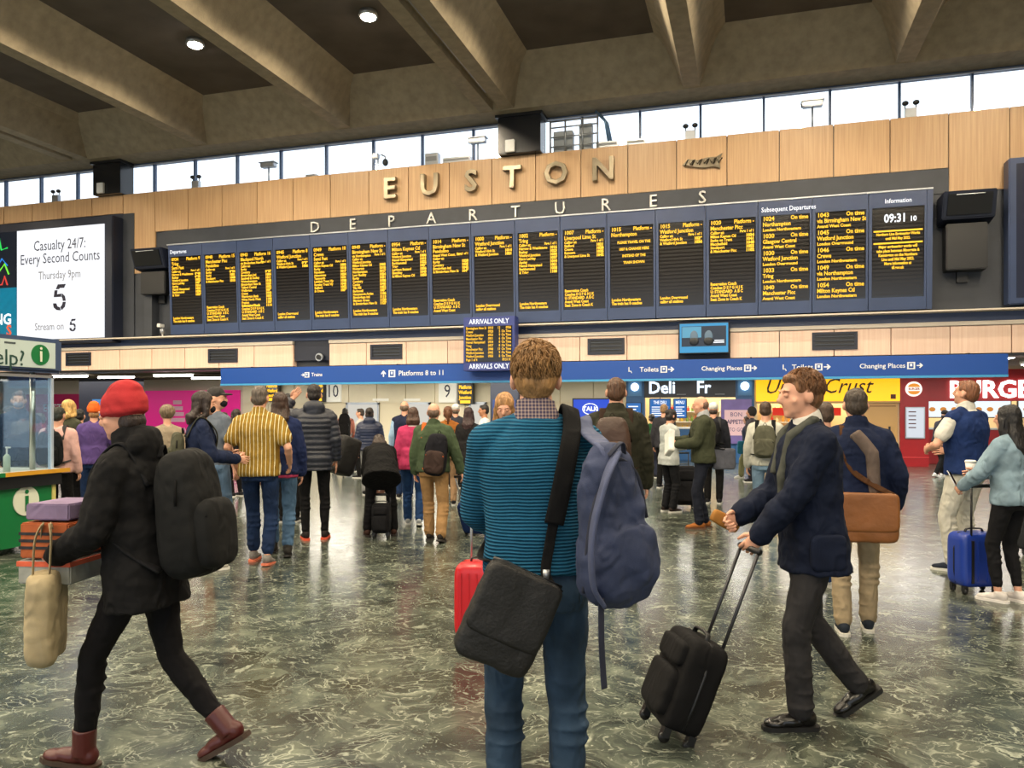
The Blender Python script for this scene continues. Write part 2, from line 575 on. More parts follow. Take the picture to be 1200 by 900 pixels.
# glazed front of the concourse behind the camera
gl = empty('window_2', (0, -12, 0))
tag(gl, 'tall glazed front of the concourse', kind='structure')
MB().box(-36, 17, -0.15, 0.15, 5.8, 9.9).build('glazing_head', CONC, gl)
mfr = MB().box(-0.07, 0.07, -0.1, 0.1, 0, 5.8).mesh('mullion'); mfr.materials.append(BLACK)
for i in range(14):
    link('mullion', mfr, None, gl, (-35 + i * 3.95, 0, 0))
MB().box(-36, 17, -0.06, 0.06, 2.9, 3.1).build('transom', BLACK, gl)

# pipes and trays under the soffit on the left
pp = MB()
random.seed(3)
for k in range(9):
    y = 18.3 + k * 0.55
    pp.tube([(-30, y, 2.66 + random.uniform(-0.03, 0.05)), (-13.2, y, 2.66 + random.uniform(-0.03, 0.05))], 0.03, n=8)
tag(pp.build('ceiling_pipes', mat('pipe_brown', srgb(84, 72, 58), 0.7), smooth=True), 'brown pipes running under the low soffit above the pink poster', 'pipes')

# fluorescent battens and downlights below the soffit
def batten(x, y, l, label):
    t = empty('strip_light', (x, y, 2.6))
    tag(t, label, 'strip light', 'strip lights under the soffit')
    MB().box(-l / 2, l / 2, -0.05, 0.05, 0.03, 0.17).build('housing', WHITE, t)
    MB().tube([(-l / 2 + 0.03, 0, 0), (l / 2 - 0.03, 0, 0)], 0.035, lat=(0, 1, 0), n=10).build('tube_lamp', LAMPW, t)
for px, py, wh in ((81, 441, 'above the crimson poster'), (136, 442, 'beside the square navy column'), (203, 440, 'above the pink poster with towers'), (246, 443, 'nearest the left end of the blue sign'),
                   (284, 446, 'behind the left end of the blue sign'), (417, 447, 'above the hiker with the rucksack'), (548, 448, 'above the monitor beside the sign nine')):
    p = on_floor(px, py, 2.6)[0] if py < 470 else None
    batten(p.x, min(23.3, max(18.2, p.y)), 1.4, 'white strip light under the soffit ' + wh)
def round_lamp(x, y, label, r=0.22):
    t = empty('soffit_downlight', (x, y, 2.7))
    tag(t, label, 'downlight', 'round lamps under the soffit')
    MB().tube([(0, 0, -0.02), (0, 0, 0.08)], r, n=20).build('rim', WHITE, t, True)
    MB().ball((0, 0, -0.03), (r * 0.86, r * 0.86, 0.04), nu=18, nv=8).build('lens', LAMPW, t, True)
for k in range(9):
    round_lamp(-4.4 + k * 1.35, 18.6, 'round white lamp under the soffit before the shops')
    round_lamp(-4.4 + k * 1.35, 21.6, 'round white lamp under the soffit close to the shop fronts')

# light that these soffit fittings give
def area(name, loc, sx, sy, e, col=(1, 0.93, 0.82), rot=(0, 0, 0)):
    ld = bpy.data.lights.new(name, 'AREA')
    ld.shape = 'RECTANGLE'; ld.size = sx; ld.size_y = sy; ld.energy = e; ld.color = col
    lo = bpy.data.objects.new(name, ld)
    COL.objects.link(lo); lo.location = loc; lo.rotation_euler = rot
    return lo
area('soffit_strip_light', (-19, 20.8, 2.55), 12, 3, 380)
area('gate_strip_light', (-9, 20.8, 2.55), 8, 3, 600, (1, 0.92, 0.76))
area('shop_front_light', (2, 20.4, 2.55), 13, 3, 560)
area('shop_inner_light', (2, 27.5, 2.6), 13, 4, 700, (1, 0.86, 0.64))
# ================================================================ BOARDS, SIGNS, SCREENS ON THE BACK WALL
AMBER = MATS['amber_led']
LED_OFF = mat('led_screen', srgb(18, 16, 16), 0.14, spec=0.6)
# header recess with the word DEPARTURES
MB().box(-15.12, 3.77, YF + 0.0, YF + 0.055, 5.9, 6.40).build('header_panel', DARK, wall)
SILVER = mat('brushed_silver', srgb(178, 178, 176), 0.38, metal=0.7)
BRONZE = mat('polished_bronze_steel', srgb(128, 119, 102), 0.3, metal=0.9)
ordn = ['first', 'second', 'third', 'fourth', 'fifth', 'sixth', 'seventh', 'eighth', 'ninth', 'tenth']
xE = [459, 505.5, 554, 602, 653, 708]
for i, ch in enumerate('EUSTON'):
    x = on_y(xE[i], 210, YF).x
    o = text('station_name_letter', ch, 0.70, (x, YF - 0.09, 6.945), BRONZE, align='CENTER', extrude=0.06, bold=0.012, bevel=0.008)
    tag(o, 'big bronze letter %s, %s letter of the word on the oak wall' % (ch, ordn[i]), 'letter', 'bronze letters of the station name')
for i, ch in enumerate('DEPARTURES'):
    x = -10.5 + i * (9.49 / 9)
    o = text('departures_letter', ch, 0.385, (x, YF - 0.03, 6.175), SILVER, align='CENTER', extrude=0.025, bold=0.001)
    tag(o, 'silver letter %s, %s letter of the spaced word on the dark header' % (ch, ordn[i]), 'letter', 'silver letters of the word on the header')

board = empty('departures_board', (0, YB, 3.56))
board.rotation_euler = (radians(2.6), 0, 0)
tag(board, 'long navy departures board of many amber screens', 'departures board')
PX0, PP = -14.57, 1.0506
BZ0, BZ1 = 0.0, 2.32


def lines(rows):
    return '\n'.join(rows)


NW = ['London Northwestern', 'The train has 8 coaches']
AV = ['Reservation Coach', 'Coaches D E F G H J K', 'U: STANDARD  A B C', 'Avanti West Coast', 'Seat: Zone in Coach K']
OV = ['London Overground', 'calling all stations']
PAN = [
    ('0934', '9', ['Tring', 'Semi Fast'], ['Calling at:', 'Harrow & Wealdstone', 'Bushey', 'Watford Junction', 'Kings Langley', 'Apsley', 'Hemel Hempstead', 'Berkhamsted', '& Tring'], 8, NW),
    ('0940', '15', ['Manchester Picc', 'Pendolino'], ['Calling at:', 'Rugby', 'Stoke', 'Stockport', '& Manchester Picc'], 4, AV),
    ('0943', '16', ['Blackpool North'], ['via Birmingham New St', 'Calling at:', 'Rugby', 'Coventry', 'Birmingham Intl', 'Sandwell & Dudley', 'Wolverhampton', 'Birmingham New St', 'Telford Central', 'Wellington', 'Crewe', 'Warrington Bank', 'Wigan North West', 'Preston', '& Blackpool North'], 12, AV),
    ('0945', '8', ['Watford Junction'], ['Calling at:', 'Watford High St', '& Watford Junction'], 2, OV),
    ('0949', '10', ['Crewe', 'Semi Fast'], ['Calling at:', 'Milton Keynes Ctl', 'Rugby', 'Nuneaton', 'Atherstone', 'Tamworth', 'Lichfield Trent Vly', 'Rugeley Trent Vly', 'Stafford', '& Crewe'], 9, NW),
    ('0949', '-', ['Birmingham New St'], ['via Northampton', 'Calling at:', 'Watford Junction', 'Milton Keynes Ctl', 'Wolverton', 'Northampton', 'Long Buckby', 'Rugby', 'Coventry', 'Canley', 'Tile Hill', 'Berkswell', 'Hampton-in-Arden', 'Birmingham Intl', 'Marston Green', '& Birmingham New St'], 13, NW),
    ('0954', '-', ['Milton Keynes Ctl'], ['Calling at:', 'Watford Junction', 'Hemel Hempstead', 'Berkhamsted', 'Tring', 'Leighton Buzzard', 'Bletchley', '& Milton Keynes Ctl'], 7, NW),
    ('1014', '-', ['Birmingham New St', 'Pendolino'], ['Avanti West Coast, 1014', 'Calling at:', 'Rugby', 'Coventry', 'Birmingham Intl', '& Birmingham New St'], 4, AV[:4]),
    ('1000', '-', ['Watford Junction'], ['Calling at:', 'Watford High St', '& Watford Junction'], 2, OV),
    ('1002', '-', ['Tring'], ['Calling at:', 'Harrow & Wealdstone', 'Bushey', 'Watford Junction', 'Kings Langley', 'Apsley', 'Hemel Hempstead', 'Berkhamsted', '& Tring'], 8, NW),
    ('1007', '-', ['Liverpool Lime St'], ['Calling at:', 'Stafford', 'Crewe', 'Runcorn', '& Liverpool Lime St'], 4, AV),
    ('1015', '-', ['Northampton'], None, 0, NW),
    ('1015', '-', ['Watford Junction'], ['Calling at:', 'Watford High St', '& Watford Junction'], 2, OV),
    ('1020', '-', ['Manchester Picc'], ['Calling at:', 'Milton Keynes Ctl', 'Stoke on Trent', 'Macclesfield', 'Stockport', '& Manchester Picc'], 5, AV),
]
SUB = [
    [('1024', 'Northampton', 'London Northwestern'), ('1030', 'Glasgow Central', 'Avanti West Coast'), ('1030', 'Watford Junction', 'London Overground'),
     ('1033', 'Tring', 'London Northwestern'), ('1040', 'Manchester Picc', 'Avanti West Coast')],
    [('1043', 'via Birmingham New St', 'Avanti West Coast'), ('1045', 'Watford Junction', 'London Overground'), ('1046', 'Crewe', 'London Northwestern'),
     ('1049', 'via Northampton', 'London Northwestern'), ('1054', 'Milton Keynes Ctl', 'London Northwestern')],
]
fr_me = None
for i in range(17):
    x0 = PX0 + i * PP
    un = MB()
    sx0, sx1, sz0, sz1 = 0.065, PP - 0.045, 0.25, 2.02
    g = 0.006
    un.box(g, sx0, -0.0, 0.3, BZ0, BZ1); un.box(sx1, PP - g, 0, 0.3, BZ0, BZ1)
    un.box(sx0, sx1, 0, 0.3, BZ0, sz0); un.box(sx0, sx1, 0, 0.3, sz1, BZ1)
    unit = un.build('screen_housing', NAVY, board, loc=(x0, 0, 0))
    scr = MB().box(sx0, sx1, 0.02, 0.06, sz0, sz1).build('screen', LED_OFF, unit)
    bt = MB()
    for r in range(22):                     # rows of the display
        z = sz0 + 0.05 + r * 0.0775
        bt.box(sx0 + 0.02, sx1 - 0.02, 0.015, 0.022, z, z + 0.045)
    bt.build('display_rows', mat('led_row', srgb(30, 26, 23), 0.2), scr)
    xa, xb, y = sx0 + 0.03, sx1 - 0.03, 0.008
    T = lambda s, size, x, z, al='LEFT', b=0.003, ln=1.0, sx=1.0: text('led_text', s, size, (x, y, z), AMBER, unit, al, bold=b, line=ln, sx=sx)
    if i < 14:
        tm, pf, dest, calls, nt_, foot = PAN[i]
        T(tm, 0.115, xa, 1.945, sx=0.95)
        T('Platform ' + pf, 0.115, xb, 1.945, 'RIGHT', sx=0.86)
        z = 1.83
        for d in dest:
            T(d, 0.115, xa, z, sx=0.86); z -= 0.105
        if calls:
            z += 0.02
            T(lines(calls), 0.082, xa, z + 0.03, sx=0.86, ln=0.93)
            T('Page 1 of 1', 0.075, xb, z - 0.0, 'RIGHT', sx=0.85)
            h0 = int(tm[:2]) * 60 + int(tm[2:])
            tt = []
            for k in range(nt_):
                h = h0 + 14 + k * 7
                tt.append('%02d%02d' % (h // 60, h % 60))
            T(lines(tt), 0.082, xb, z + 0.03 - 0.078 * (len(calls) - nt_), 'RIGHT', ln=0.93, b=0.0055)
        else:
            for k, s in enumerate(['PLEASE TRAVEL ON THE', '1007 & CHANGE HERE', 'INSTEAD OF THE', 'TRAIN SHOWN']):
                T(s, 0.078, (xa + xb) / 2 + 0.05, 1.66 - k * 0.145, 'CENTER', sx=0.84)
        T(lines(foot), 0.086, xa, sz0 + 0.05 + 0.082 * len(foot), sx=0.8, ln=0.93, b=0.0035)
    elif i < 16:
        z = 1.955
        for tm, d, op in SUB[i - 14]:
            T(tm, 0.12, xa, z, sx=0.95)
            T('On time', 0.115, xb, z, 'RIGHT', sx=0.86)
            T(d, 0.115, xa, z - 0.115, sx=0.84)
            T(op, 0.085, xa, z - 0.225, sx=0.95)
            z -= 0.352
    else:
        xm = (xa + xb) / 2
        text('clock_text', '09:31', 0.23, (xm - 0.05, y, 1.80), TXTW, unit, 'CENTER', bold=0.006, sx=0.8)
        text('clock_text', '10', 0.14, (xm + 0.27, y, 1.775), TXTW, unit, 'CENTER', bold=0.004, sx=0.9)
        MB().box(xa, xb, 0.006, 0.012, 1.545, 1.575).build('led_rule', AMBER, unit)
        MB().box(xa, xb, 0.006, 0.012, 1.305, 1.335).build('led_rule', AMBER, unit)
        for k, s in enumerate(['Northern Line Engineering Works', 'until Mid May 2022.']):
            T(s, 0.074, xm, 1.495 - k * 0.085, 'CENTER', sx=0.76)
        for k, s in enumerate(['Major engineering works will', 'take place between Moorgate &', 'Kennington on the Northern', 'Line until Mid May 2022.', 'More information at', 'tfl.gov.uk']):
            T(s, 0.078, xm, 1.25 - k * 0.083, 'CENTER', sx=0.76)
    hd = {0: 'Departures', 14: 'Subsequent Departures', 16: 'Information'}.get(i)
    if hd:
        text('heading_text', hd, 0.135 if i < 16 else 0.125, (sx0 if i < 16 else (sx0 + sx1) / 2, -0.004, 2.14), TXTW, unit, 'LEFT' if i < 16 else 'CENTER', bold=0.001, sx=0.82)
MB().box(PX0 + 17 * PP, PX0 + 17 * PP + 0.1, 0, 0.3, BZ0, BZ1).build('end_cheek', NAVY, board)
MB().box(PX0 - 0.02, PX0 + 17 * PP + 0.1, -0.02, 0.34, BZ1, BZ1 + 0.03).build('top_rail', ALU, board)

# small fittings: metal emblem right of the station name
em = empty('wall_emblem', (on_y(823, 186, YF).x, YF - 0.05, 6.93))
tag(em, 'small polished metal emblem like a swept wing on the oak wall', 'emblem')
wg = MB()
wpts = [(-0.42, -0.02), (-0.3, 0.1), (-0.1, 0.06), (0.1, 0.1), (0.3, 0.1), (0.42, 0.17), (0.36, 0.02), (0.38, -0.16), (0.24, -0.1), (0.06, -0.12), (-0.16, -0.08)]
wg.prism(wpts, 'y', -0.02, 0.03)
wg.build('wing_plate', BRONZE, em, bevel=0.006)
for k in range(5):
    x = -0.3 + k * 0.15
    MB().tube([(x - 0.06, -0.03, -0.05), (x, -0.05, 0.07), (x + 0.05, -0.04, -0.03), (x + 0.12, -0.03, 0.06)], 0.014, n=8).build('script_stroke', mat('dark_bronze', srgb(70, 62, 50), 0.35, metal=0.8), em, True)

# loudspeaker boxes beside the board
def speaker(x, z, wd, hh, label):
    t = empty('wall_speaker', (x, YF - 0.05, z))
    tag(t, label, 'speaker')
    MB().prism([(-0.62, 0.62), (0.0, 0.62), (0.0, 0.05), (-0.45, 0.12)], 'x', -wd / 2, wd / 2).build('cabinet', NAVYD, t, bevel=0.02)
    MB().prism([(-0.64, 0.56), (-0.62, 0.56), (-0.475, 0.18), (-0.495, 0.18)], 'x', -wd / 2 + 0.08, wd / 2 - 0.08).build('grille', BLACK, t)
    MB().box(-wd / 2 + 0.22, wd / 2 - 0.22, -0.645, -0.615, 0.53, 0.545).build('badge', ALU, t)
    MB().box(-wd / 2 + 0.1, wd / 2 - 0.1, -0.35, 0, -hh, 0.05).build('lower_cabinet', BLACK, t, bevel=0.02)
    MB().box(-0.1, 0.1, -0.02, 0.06, -hh - 0.2, 0.3).build('bracket', BLACK, t)
speaker(-15.15, 5.2, 1.0, 0.55, 'dark wall speaker beside the first departure screen')
speaker(4.0, 5.15, 0.92, 0.85, 'dark wall speaker beside the clock screen')

# little cctv camera on the ledge by the left speaker
t = empty('cctv_camera', (-15.0, YF - 0.2, 3.53)); tag(t, 'small white security camera on the ledge beside the first departure screen', 'camera')
MB().tube([(0, 0, 0), (0, 0, 0.25)], 0.02, n=8).build('post', WHITE, t, True)
MB().ball((0, 0, 0.16), (0.07, 0.07, 0.09), nu=14, nv=8).build('dome', ALU, t, True)
MB().box(-0.05, 0.05, -0.16, 0.02, 0.25, 0.34).build('housing', WHITE, t, bevel=0.01)
t = empty('cctv_camera', (-10.3, YF - 0.16, 2.9)); tag(t, 'round security camera in the dark gap of the lower wood band', 'camera')
MB().disc((0, 0, 0), 0.1, 0.06).build('ring', ALU, t)
MB().disc((0, -0.04, 0), 0.06, 0.05).build('lens', BLACK, t)

# air vents of the lower band
for k, (xa, xb) in enumerate([(-18.32, -17.45), (-13.61, -12.71), (-8.91, -8.06), (-3.51, -2.68), (1.21, 2.08)]):
    where = ['above the information desk sign', 'under the first two departure screens', 'above the platforms 8 to 11 sign', 'above the toilets sign beside the arrivals screen', 'right of the blue advert screen'][k]
    t = empty('air_vent', ((xa + xb) / 2, YF - 0.12, 3.0)); tag(t, 'dark rectangular air vent %s' % where, 'vent', 'air vents in the lower wood band')
    hw = (xb - xa) / 2
    f_ = MB(); f_.box(-hw, hw, -0.03, 0, 0.13, 0.18); f_.box(-hw, hw, -0.03, 0, -0.18, -0.12); f_.box(-hw, -hw + 0.06, -0.03, 0, -0.12, 0.13); f_.box(hw - 0.06, hw, -0.03, 0, -0.12, 0.13)
    f_.build('frame', NAVYD, t)
    MB().box(-hw + 0.06, hw - 0.06, -0.005, 0.0, -0.12, 0.13).build('opening', BLACK, t)
    for q in range(3):
        MB().box(-hw + 0.06, hw - 0.06, -0.025, -0.008, -0.08 + q * 0.08, -0.065 + q * 0.08).build('slat', mat('vent_slat', srgb(60, 68, 82), 0.5), t)

# arrivals screen
t = empty('arrivals_screen', (-5.56, YF - 0.9, 2.45)); tag(t, 'small arrivals only screen with amber list hung before the lower band', 'screen')
hw = 0.60
MB().box(-hw, hw, -0.1, 0.2, 0, 1.2).build('housing', mat('arrivals_blue', srgb(44, 58, 128), 0.45), t, bevel=0.01)
MB().box(-hw + 0.05, hw - 0.06, -0.115, -0.1, 0.2, 0.99).build('screen', LED_OFF, t)
for z in (1.09, 0.095):
    text('heading_text', 'ARRIVALS ONLY', 0.155, (0, -0.105, z), TXTW, t, 'CENTER', bold=0.002, sx=0.82)
for k, (d, tm, pl, st) in enumerate([('Birmingham New St', '0910', '12', '0936'), ('Crewe', '0920', '5', 'On Time'), ('Watford Junction', '0925', '9', 'On Time'), ('Manchester Picc', '0931', '6', 'On Time'),
                                     ('Hemel Hempstead', '0934', '8', 'On Time'), ('Tring', '0937', '8', 'On Time'), ('Manchester Picc', '0940', '13', 'On Time'), ('Watford Junction', '0945', '9', 'On Time'), ('Watford Junction', '0950', '8', 'On Time'), ('Page 1 of 4', '', '', '09:31:10')]):
    z = 0.945 - k * 0.078
    text('led_text', d, 0.08, (-hw + 0.07, -0.12, z), AMBER, t, sx=0.74, bold=0.001)
    if tm: text('led_text', tm, 0.08, (-0.01, -0.12, z), AMBER, t, sx=0.74, bold=0.001)
    if pl: text('led_text', pl, 0.08, (0.27, -0.12, z), AMBER, t, 'RIGHT', sx=0.74, bold=0.001)
    text('led_text', st, 0.08, (hw - 0.08, -0.12, z), AMBER, t, 'RIGHT', sx=0.74, bold=0.001)
MB().box(-0.04, 0.04, 0.2, 0.76, 0.6, 0.7).build('bracket', BLACK, t)

# blue advert screen in the right gap
t = empty('advert_screen', (-0.96, YF - 0.3, 2.78)); tag(t, 'bright blue advert screen showing two dark faces beside the lower wood band', 'screen')
MB().box(-0.52, 0.52, -0.05, 0.2, 0, 0.66).build('housing', BLACK, t, bevel=0.01)
MB().box(-0.5, 0.5, -0.06, -0.05, 0.02, 0.64).build('screen', glow('screen_cyan', srgb(20, 150, 205), 0.9), t)
MB().box(-0.46, 0.46, -0.065, -0.06, 0.15, 0.58).build('picture', mat('screen_navy', srgb(10, 24, 40), 0.3, emit=srgb(14, 32, 52), es=0.6), t)
MB().box(-0.45, -0.05, -0.068, -0.065, 0.34, 0.57).build('picture_glow', glow('screen_sky', srgb(90, 180, 215), 0.7), t)
for cx, rz_ in ((-0.2, 0.0), (0.1, 0.0)):
    MB().ball((cx, -0.07, 0.36), (0.085, 0.012, 0.13), nu=14, nv=8).build('picture_face', glow('screen_face', srgb(120, 150, 165), 0.6), t, True)
    MB().ball((cx, -0.075, 0.26), (0.1, 0.012, 0.09), nu=14, nv=8).build('picture_face', mat('screen_dark', srgb(8, 14, 22), 0.4), t, True)
MB().box(0.22, 0.42, -0.068, -0.065, 0.26, 0.28).build('caption_line', TXTW, t)
MB().box(0.2, 0.42, -0.068, -0.065, 0.22, 0.24).build('caption_line', TXTW, t)

# long blue wayfinding sign
t = empty('wayfinding_sign', (0, YF - 0.62, 2.2)); tag(t, 'long blue wayfinding sign hung under the wood band with white text', 'sign')
bx0, bx1 = -12.86, 4.64
sg = MB().box(bx0, bx1, 0, 0.16, 0.04, 0.44).build('sign_box', BLUE, t, bevel=0.008)
MB().box(bx0, bx1, -0.004, 0.16, 0.0, 0.045).build('edge_strip', BLUEL, t)
def way(px, s, size, al='LEFT', m=PRINTW):
    return text('sign_text', s, size, (on_y(px, 436, YF - 0.62).x, -0.006, 0.24), m, t, al, bold=0.0015)
def pict(px, w_=0.2):
    x = on_y(px, 436, YF - 0.62).x
    k = w_ / 2
    MB().box(x, x + w_, -0.006, 0, 0.24 - k, 0.24 + k).build('pictogram', PRINTW, t)
    MB().box(x + 0.2 * w_, x + 0.8 * w_, -0.009, -0.006, 0.24 - 0.7 * k, 0.24 + 0.7 * k).build('pictogram_mark', BLUE, t)
    MB().box(x + 0.35 * w_, x + 0.65 * w_, -0.011, -0.009, 0.24 - 0.2 * k, 0.24 + 0.5 * k).build('pictogram_mark', PRINTW, t)
def arrow(px, up=False, sc=0.09):
    x = on_y(px, 436, YF - 0.62).x
    pr = [(-1, -0.18), (0.2, -0.18), (-0.25, -0.7), (0.1, -0.85), (1, 0), (0.1, 0.85), (-0.25, 0.7), (0.2, 0.18), (-1, 0.18)]
    if up: pr = [(-b, a) for a, b in pr]
    MB().prism([(x + a * sc, 0.24 + b * sc) for a, b in pr], 'y', -0.008, 0).build('arrow', PRINTW, t)
arrow(355, False, 0.045); pict(357, 0.13); way(365, 'Trains', 0.12)
arrow(449.5, True, 0.075); pict(455.5, 0.17); way(467, 'Platforms 8 to 11', 0.165)
for a, b, c_, d in ((755, 772, 786.5, 0), (937, 953, 969.5, 0)):
    way(b, 'Toilets', 0.145, 'RIGHT'); pict(b + 2, 0.14); arrow(c_, False, 0.065)
    x = on_y(a - 7, 436, YF - 0.62).x
    x -= 0.2
    MB().tube([(x, -0.004, 0.2), (x, -0.004, 0.3)], 0.012, n=6).build('pictogram', PRINTW, t)
    MB().tube([(x, -0.004, 0.21), (x + 0.04, -0.004, 0.21), (x + 0.06, -0.004, 0.17)], 0.01, n=6).build('pictogram', PRINTW, t)
for b, c_ in ((870, 884), (1061, 1078)):
    way(b, 'Changing Places', 0.128, 'RIGHT'); pict(b + 2, 0.14); arrow(c_, False, 0.055)
for x in (-12, -8, -4, 0, 4):
    MB().box(x - 0.02, x + 0.02, 0.08, 0.49, 0.44, 0.47).build('hanger', BLACK, t)

# big advertising screen on the left
t = empty('advertising_screen', (0, YF - 0.4, 3.42)); tag(t, 'huge wall advertising screen showing a white page with dark text', 'screen')
MB().box(-24, -16.46, 0, 0.4, 0, 3.42).build('housing', NAVYD, t, bevel=0.02)
MB().box(-19.76, -16.72, -0.02, 0.0, 0.13, 3.2).build('white_page', glow('screen_white', (0.93, 0.95, 1.0), 0.95), t)
MB().box(-23.6, -19.77, -0.02, 0.0, 0.13, 3.2).build('picture_page', mat('screen_black', srgb(18, 22, 30), 0.2, emit=srgb(18, 24, 34), es=0.8), t)
MB().box(-23.6, -19.77, -0.025, -0.02, 0.13, 1.62).build('picture_teal', mat('screen_teal', srgb(0, 70, 90), 0.3, emit=srgb(0, 110, 140), es=0.8, var=0.3), t)
INK = mat('ink_dark', srgb(30, 30, 52), 0.5)
INKG = mat('ink_grey', srgb(120, 122, 130), 0.5)
xm = -18.24
for s, size, z, m_, b in (('Casualty 24/7:', 0.40, 2.72, INK, 0.0), ('Every Second Counts', 0.40, 2.36, INK, 0.0), ('Thursday 9pm', 0.32, 1.89, INKG, 0.0)):
    text('screen_text', s, size, (xm, -0.03, z), m_, t, 'CENTER', bold=b, sx=0.80)
def five(x, z, h):
    w_ = h * 0.5
    k = h / 1.0
    mk = lambda pts: MB().prism([(x + a * k, z + b * k) for a, b in pts], 'y', -0.04, -0.02)
    mk([(-0.16, 0.32), (-0.06, 0.5), (0.08, 0.5), (-0.02, 0.32)]).build('numeral_stroke', INK, t)
    mk([(0.02, 0.36), (0.10, 0.5), (0.3, 0.5), (0.22, 0.36)]).build('numeral_stroke', INK, t)
    mk([(-0.22, 0.28), (-0.10, 0.28), (-0.12, 0.12), (0.1, 0.14), (0.08, 0.02), (-0.26, 0.02)]).build('numeral_stroke', INK, t)
    mk([(0.12, 0.02), (0.14, 0.14), (0.26, 0.04), (0.3, -0.14), (0.18, -0.14), (0.16, -0.04)]).build('numeral_stroke', INK, t)
    mk([(0.18, -0.18), (0.3, -0.18), (0.26, -0.36), (0.12, -0.48), (0.06, -0.38), (0.14, -0.3)]).build('numeral_stroke', INK, t)
    mk([(-0.3, -0.22), (-0.16, -0.22), (-0.1, -0.34), (0.02, -0.38), (0.06, -0.5), (-0.12, -0.48), (-0.26, -0.38)]).build('numeral_stroke', INK, t)
five(-18.24, 1.27, 0.72)
text('screen_text', 'Stream on', 0.29, (-18.08, -0.03, 0.47), INKG, t, 'RIGHT', sx=0.85)
five(-17.78, 0.49, 0.34)
def trace(pts, col, nm):
    MB().tube([(a, -0.03, b) for a, b in pts], 0.022, n=6).build('monitor_trace', glow(nm, srgb(*col), 1.0), t)
trace([(-23.5, 2.75), (-21.3, 2.75), (-20.95, 2.75), (-20.85, 3.0), (-20.78, 2.72), (-20.5, 2.76), (-20.4, 3.02), (-20.32, 2.7), (-20.1, 2.75)], (40, 220, 90), 'trace_green')
trace([(-23.5, 2.3), (-20.9, 2.3), (-20.7, 2.45), (-20.5, 2.2), (-20.3, 2.45), (-20.1, 2.25)], (40, 130, 220), 'trace_blue')
trace([(-23.5, 2.0), (-20.7, 1.98), (-20.4, 2.1), (-20.2, 2.3), (-20.05, 2.0)], (120, 240, 60), 'trace_lime')
trace([(-23.5, 1.75), (-20.6, 1.7), (-20.3, 1.72), (-20.2, 1.95), (-20.1, 1.7)], (220, 60, 50), 'trace_red')
text('screen_text', 'NG', 0.42, (-19.95, -0.03, 0.72), TXTW, t, 'RIGHT', bold=0.012)
text('screen_text', 'S', 0.42, (-19.95, -0.03, 0.40), glow('screen_orange', srgb(240, 90, 50), 1.0), t, 'RIGHT', bold=0.012)
# right dark screen edge
t = empty('dark_screen', (0, YF - 0.35, 3.6)); tag(t, 'dark navy switched off screen at the end of the oak wall', 'screen')
MB().box(4.72, 8.6, 0, 0.33, 0, 2.8).build('housing', NAVY, t, bevel=0.02)
MB().box(4.85, 8.5, -0.01, 0.0, 0.12, 2.68).build('screen', mat('off_screen', srgb(30, 36, 58), 0.25), t)

# ================================================================ ON TOP OF THE WALL
def twin_flood(px, label):
    x = on_y(px, 200, 17.62).x
    t = empty('floodlight', (x, 17.62, ZTOP)); tag(t, label, 'floodlight', 'twin floodlights on top of the oak wall')
    MB().box(-0.11, 0.11, -0.06, 0.06, 0, 0.2).build('gear_box', ALU, t, bevel=0.01)
    for s_ in (-0.1, 0.1):
        MB().tube([(s_, 0, 0.2), (s_, 0, 0.27)], 0.012, n=6).build('stem', BLACK, t)
        MB().ball((s_, -0.02, 0.31), (0.065, 0.06, 0.05), nu=12, nv=8).build('lamp_head', BLACK, t, True)
twin_flood(66, 'twin headed floodlight box above the advertising screen')
twin_flood(230, 'twin headed floodlight box above the first departure screens')
twin_flood(809, 'twin headed floodlight box above the metal emblem')
twin_flood(1067, 'twin headed floodlight box above the clock screen')
def pole_cam(px, h, kind, label):
    x = on_y(px, 180, 17.62).x
    t = empty('cctv_camera', (x, 17.62, ZTOP)); tag(t, label, 'camera')
    MB().tube([(0, 0, 0), (0, 0, h)], 0.02, n=8).build('pole', ALU, t, True)
    if kind == 'box':
        MB().box(-0.2, 0.2, -0.1, 0.08, h, h + 0.11).build('housing', ALU, t, bevel=0.015)
        MB().box(-0.23, 0.23, -0.12, 0.1, h + 0.11, h + 0.13).build('sunshield', ALU, t)
        MB().disc((-0.21, 0, h + 0.05), 0.04, 0.03, 'x').build('lens', BLACK, t)
    else:
        MB().tube([(0, 0, h), (0.1, 0, h + 0.03), (0.2, 0, h - 0.03), (0.2, 0, h - 0.1)], 0.018, n=8).build('arm', ALU, t, True)
        MB().ball((0.2, 0, h - 0.17), (0.075, 0.075, 0.09), nu=14, nv=8).build('dome', mat('smoked_dome', srgb(50, 54, 58), 0.2), t, True)
        MB().box(-0.13, 0.03, -0.08, 0.06, h - 0.07, h + 0.07).build('housing', ALU, t, bevel=0.02)
pole_cam(315, 0.36, 'box', 'small security camera on a thin pole above the third departure screen')
pole_cam(443, 0.36, 'dome', 'security camera with hanging dome on the wall left of the bronze letters')
pole_cam(560, 0.42, 'box', 'box security camera on a pole beside the dark column')
pole_cam(952, 0.44, 'box', 'box security camera on a pole above the subsequent departures screens')
